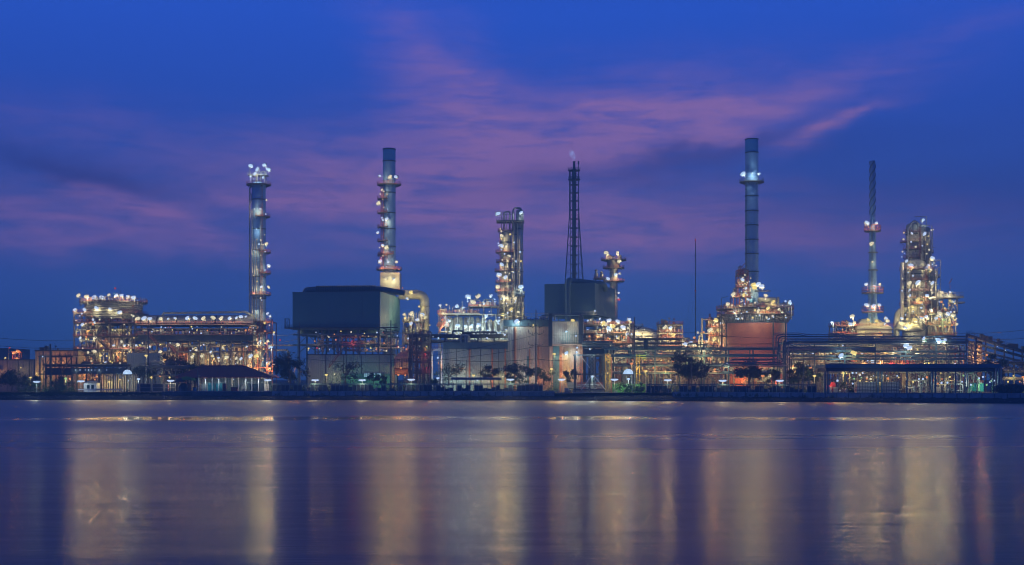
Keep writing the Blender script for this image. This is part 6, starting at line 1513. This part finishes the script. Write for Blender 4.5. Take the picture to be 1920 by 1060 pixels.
pipe_rack(t, X(1872,Y), X(1990,Y), Y, Y+6, [Z(712,Y),Z(698,Y),Z(682,Y)], 6, rC, 6, 'steel', .45, (.2,.45), ('pipedark','cream','pipe'), .3)
floods(t, [(1900,705,'y'),(1890,716,'y'),(1912,716,'o'),(1935,700,'y')], Y-1, 'y', 160, shape='bulk')

# ------------------------------------------------------------------ thin straked stack and right column
Y = 560
t = thing('chimney_stack', 'thin stack wrapped in spiral strakes on the right, with boxed platforms below', 'chimney', (X(1636,Y),Y,GZ))
cx = X(1636,Y); r = 5.0*Y/F
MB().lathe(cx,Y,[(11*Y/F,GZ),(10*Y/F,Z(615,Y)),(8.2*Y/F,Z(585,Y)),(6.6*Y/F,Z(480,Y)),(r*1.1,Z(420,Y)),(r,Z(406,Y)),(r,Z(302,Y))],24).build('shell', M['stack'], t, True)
b = MB()
for k in range(3):
    pts = [(cx+(r+.1)*math.cos(a),Y+(r+.1)*math.sin(a),Z(404,Y)+(Z(303,Y)-Z(404,Y))*i/72) for i in range(73) for a in [i/72*2*math.pi*2.15+k*2*math.pi/3]]
    b.tube(pts,.17,5)
b.build('strake', M['steel'], t, True)
for p, q in ((432,15),(548,20),(584,20)):
    d = MB().arcslab(cx,Y,r,q*Y/F,Z(p+3,Y),Z(p+1.5,Y),0,2*math.pi,16).build('platform', M['deck'], t); w = q*Y/F*.98
    MB().rail([(cx+w*math.cos(a),Y+w*math.sin(a),Z(p+1.5,Y)) for a in [i*math.pi/8 for i in range(17)]],2.4,1.3,.09).build('railing', M['red'], d)
for p in (473,506): MB().arcslab(cx,Y,r,10*Y/F,Z(p+2,Y),Z(p,Y),math.pi*1.1,math.pi*2,10).build('platform', M['deck'], t)
MB().ladder(cx-.9, Y-2.4, Z(620,Y), Z(432,Y), .6).build('ladder', M['steel'], t)
floods(t, [(1626,418),(1643,418),(1634.5,457),(1636,491),(1639,536),(1637.6,574),(1628,600,'y'),(1644,602,'y')], Y-4, 'w', 200)
floods(t, [(1624,533),(1649.5,533),(1625,572),(1649.5,572)], Y-4.6, 'w', 200)
Y = 556
t = thing('process_unit', 'cream furnace house at the foot of the thin straked stack', 'process unit', (X(1630,Y),Y,GZ))
MB().span(X(1606,Y),X(1672,Y),Y,Y+14,GZ,Z(614,Y)).build('casing', M['cream'], t)
b = MB(); b._add([(X(1606,Y),Y,Z(614,Y)),(X(1672,Y),Y,Z(614,Y)),(X(1672,Y),Y+14,Z(614,Y)),(X(1606,Y),Y+14,Z(614,Y)),(X(1622,Y),Y+4,Z(597,Y)),(X(1650,Y),Y+4,Z(597,Y)),(X(1650,Y),Y+10,Z(597,Y)),(X(1622,Y),Y+10,Z(597,Y))],[(0,1,5,4),(1,2,6,5),(2,3,7,6),(3,0,4,7),(4,5,6,7)]); b.build('hood', M['cream'], t)
steel_unit(t, X(1566,Y), X(1606,Y), Y, Y+10, [Z(p,Y) for p in (670,650,628,612)], 3, 1, rC, 'frame', 'red', .3, 18, 10, .35, True, 'alu', 2.4, 3)
b = MB()
for p in (618,626,634): b.span(X(1604,Y),X(1674,Y),Y-.35,Y-.003,Z(p,Y)-.3,Z(p,Y)+.3)
b.build('stiffener', M['frame'], t); MB().rail([(X(1566,Y),Y-1,Z(612,Y)),(X(1680,Y),Y-1,Z(612,Y))],1.3,1.4,.07).build('railing', M['red'], t)
floods(t, [(1560,604,'c'),(1598,593,'w'),(1602,605),(1595,608,'w'),(1662,597,'w'),(1665,602,'w'),(1659,608,'w')], Y-2.2, 'w', 230)
b = MB().tube([(X(1560,Y),Y-2,Z(640,Y)),(X(1560,Y),Y-2,Z(603,Y))],.16,6); b.tube([(X(1598,Y),Y-2,Z(612,Y)),(X(1598,Y),Y-2,Z(592,Y))],.16,6); b.build('lamp_post', M['galv'], t)
floods(t, [(1580,618,'o'),(1620,622,'y'),(1650,624,'o'),(1590,632,'w'),(1640,634,'y')], Y-1.6, 'y', 150, shape='bulk')

Y = 566
t = thing('distillation_column', 'fat stepped column glowing with floodlights at the far right', 'column', (X(1720,Y),Y,GZ))
column_shell(t, 1699, 1729, 418, 500, Y+2, 'cream', 'upper_shell', True, 1.0, (440,470))
column_shell(t, 1729, 1744, 426, 600, Y+1, 'alu2', 'side_column', True)
cx, r = column_shell(t, 1692, 1736, 486, 737, Y, 'cream', 'shell', True, 1.0, (515,540,565))
column_shell(t, 1735, 1754, 505, 737, Y, 'cream', 'side_column', True)
column_shell(t, 1688, 1695, 492, 600, Y-4, 'alu', 'side_column', True)
u = X(1714,Y)
ring_platform(t, u, Y+2, Z(454,Y), 3.4, 5.4, 170, 360, 'red'); ring_platform(t, X(1736,Y), Y+1, Z(474,Y), 1.6, 3.6, 180, 360, 'red')
for p in (507,547,572): ring_platform(t, cx+1, Y, Z(p,Y), r, r+2.2, 175, 365, 'red')
for p in (520,550,580): ring_platform(t, X(1745,Y), Y, Z(p,Y), 2.2, 4.0, 200, 380, 'red')
b = MB(); b.tube(fillet([(X(1705,Y),Y-2,Z(440,Y)),(X(1705,Y),Y-2,Z(420,Y)),(X(1712,Y),Y-2,Z(415,Y)),(X(1720,Y),Y-2,Z(420,Y)),(X(1720,Y),Y-2,Z(500,Y))],1.4),.4,8); b.tube(fillet([(X(1699,Y),Y-2.5,Z(495,Y)),(X(1699,Y),Y-2.5,Z(432,Y)),(X(1704,Y),Y-2.5,Z(424,Y))],1.2),.36,8)
b.tube(fillet([(X(1724,Y),Y-2.6,Z(440,Y)),(X(1724,Y),Y-2.6,Z(424,Y)),(X(1732,Y),Y-2.6,Z(424,Y)),(X(1732,Y),Y-2.6,Z(490,Y))],1.2),.34,8)
for p in (1697,1703,1711,1716,1724,1729,1740,1748,1752): b.tube([(X(p,Y),Y-5.4,Z(612,Y)),(X(p,Y),Y-5.4,Z(rC.uniform(505,560),Y))],rC.uniform(.18,.36),7)
b.build('riser_pipe', M['pipe'], t, True)
b = MB(); b.beam((X(1734,Y),Y-2,Z(430,Y)),(X(1734,Y),Y-2,Z(407,Y)),.26); b.beam((X(1712,Y),Y-2,Z(407.5,Y)),(X(1735,Y),Y-2,Z(407.5,Y)),.22); b.build('hoist_arm', M['galv'], t)
frame_mb(MB(), [X(1736,Y),X(1744,Y),X(1756,Y)], [Y-5,Y+2], [GZ]+[Z(p,Y) for p in (610,580,550,520,490)], .22, .5, rC).build('stair_tower', M['cream'], t)
e = MB(); pipe_clutter(e, X(1722,Y), X(1744,Y), Y-3.6, Y-2.6, Z(500,Y), Z(425,Y), 34, rC, (.1,.22)); pipe_clutter(e, X(1693,Y), X(1756,Y), Y-6, Y-5, Z(610,Y), Z(500,Y), 40, rC, (.1,.25)); build_pieces(e, M['alu2'], t, 36, 'pipework')
MB().tube(fillet([(X(1677,Y),Y-3,GZ),(X(1677,Y),Y-3,Z(600,Y)),(X(1682,Y),Y-3,Z(583,Y)),(X(1712,Y),Y-3,Z(580,Y))],3,6),1.3,14).build('overhead_duct', M['cream'], t, True)
MB().tube([(X(1672,Y),Y-5,Z(618,Y)),(X(1678,Y),Y-5,Z(612,Y)),(X(1712,Y),Y-5,Z(616,Y)),(X(1722,Y),Y-5,Z(620,Y))],[.6,2.0,2.0,.6],14).build('horizontal_drum', M['cream'], t, True)
b = MB().beam((X(1702,Y),Y-7,Z(590,Y)),(X(1726,Y),Y-7,Z(612,Y)),.35); b.beam((X(1720,Y),Y-7,Z(622,Y)),(X(1732,Y),Y-7,Z(612,Y)),.35); b.beam((X(1728,Y),Y-7,Z(612,Y)),(X(1762,Y),Y-7,Z(612,Y)),.35); b.build('brace', M['steel'], t)
floods(t, [(1731,413,'c'),(1710,438),(1733.6,439),(1748.5,484),(1700,490),(1708,498),(1736.6,503),(1741,498,'w')], Y-5.2, 'w', 180)
floods(t, [(1705,531),(1721,530),(1748.5,531),(1706,555),(1738,554),(1745,581),(1736.6,594),(1728,597),(1690.7,597),(1698,615),(1710,575,'y'),(1722,562,'y'),(1715,600,'y'),(1705,606,'y')], Y-7.2, 'w', 230)
sparkle(t, 1690, 1756, 430, 612, Y-6.8, 60, rC, 'wvvyc', (.3,.6))
for p in (527,560,596): ring_platform(t, cx+1, Y, Z(p,Y), r, r+1.8, 200, 300, 'orange')
for p in (436,468,484): ring_platform(t, u, Y+2, Z(p,Y), 3.4, 5.0, 200, 340, 'red')
MB().ladder(X(1728,Y), Y-6.2, Z(612,Y), Z(500,Y), .6).build('ladder', M['red'], t); MB().ladder(X(1721,Y), Y-2.6, Z(500,Y), Z(424,Y), .6).build('ladder', M['red'], t)
Y = 552
t = thing('process_unit', 'projecting lamp-lit steel platform right of the fat stepped column', 'process unit', (X(1775,Y),Y,GZ))
steel_unit(t, X(1754,Y), X(1792,Y), Y, Y+9, [Z(p,Y) for p in (660,630,610,588)], 3, 1, rC, 'cream', 'orange', .3, 26, 9, .35, True, 'cream', 2.8, 4)
frame_mb(MB(), [X(1758,Y),X(1779,Y),X(1795,Y)], [Y,Y+8], [Z(590,Y),Z(558,Y)], .4, .6, rC).build('upper_frame', M['cream'], t)
d = MB().span(X(1752,Y),X(1804,Y),Y-2,Y+9,Z(559,Y),Z(556,Y)).build('deck', M['galv'], t); MB().rail([(X(1752,Y),Y-1.9,Z(556,Y)),(X(1804,Y),Y-1.9,Z(556,Y))],1.5,1.5,.08).build('railing', M['galv'], d)
MB().span(X(1784,Y),X(1808,Y),Y-1,Y+5,Z(569,Y),Z(566,Y)).build('side_deck', M['galv'], t)
b = MB().beam((X(1779,Y),Y-1.5,Z(556,Y)),(X(1779,Y),Y-1.5,Z(535,Y)),.16); b.beam((X(1777,Y),Y-1.5,Z(533,Y)),(X(1783,Y),Y-1.5,Z(523,Y)),.3); b.build('mast', M['red'], t)
e = MB(); equip_clutter(e, X(1756,Y), X(1800,Y), Y-1, Y+5, Z(556,Y), 12, rC, 2.4); build_pieces(e, M['alu'], t, 36, 'fittings')
floods(t, [(1781.5,548,'w'),(1761.4,588),(1778,589),(1787,591),(1755.5,597),(1765,548,'w')], Y-2.6, 'w', 230)
floods(t, [(1770,600,'g'),(1785,610,'o'),(1762,612,'y'),(1790,600,'y')], Y-1.4, 'y', 130, shape='bulk')
print('lamps', NL, 'objects', len(bpy.data.objects))
sparkle(t, 1756, 1795, 560, 620, Y-1.4, 26, rC)
# ------------------------------------------------------------------ blue haze, added as a veil to lift the darks
HAZE_D = .00085
b = MB(); b.span(-640, 640, -60, 800, -1, 130)
def haze():
    mt = bpy.data.materials.new('veil_haze'); mt.use_nodes = True; nt = mt.node_tree; N = nt.nodes; L = nt.links
    N.remove(N['Principled BSDF']); v = N.new('ShaderNodeVolumePrincipled'); v.inputs['Color'].default_value = (.42,.80,.90,1); v.inputs['Density'].default_value = HAZE_D
    v.inputs['Anisotropy'].default_value = 0.0
    L.new(v.outputs[0], N['Material Output'].inputs['Volume'])
    o = b.build('haze', mt); tag(o, kind='stuff'); return o
haze()
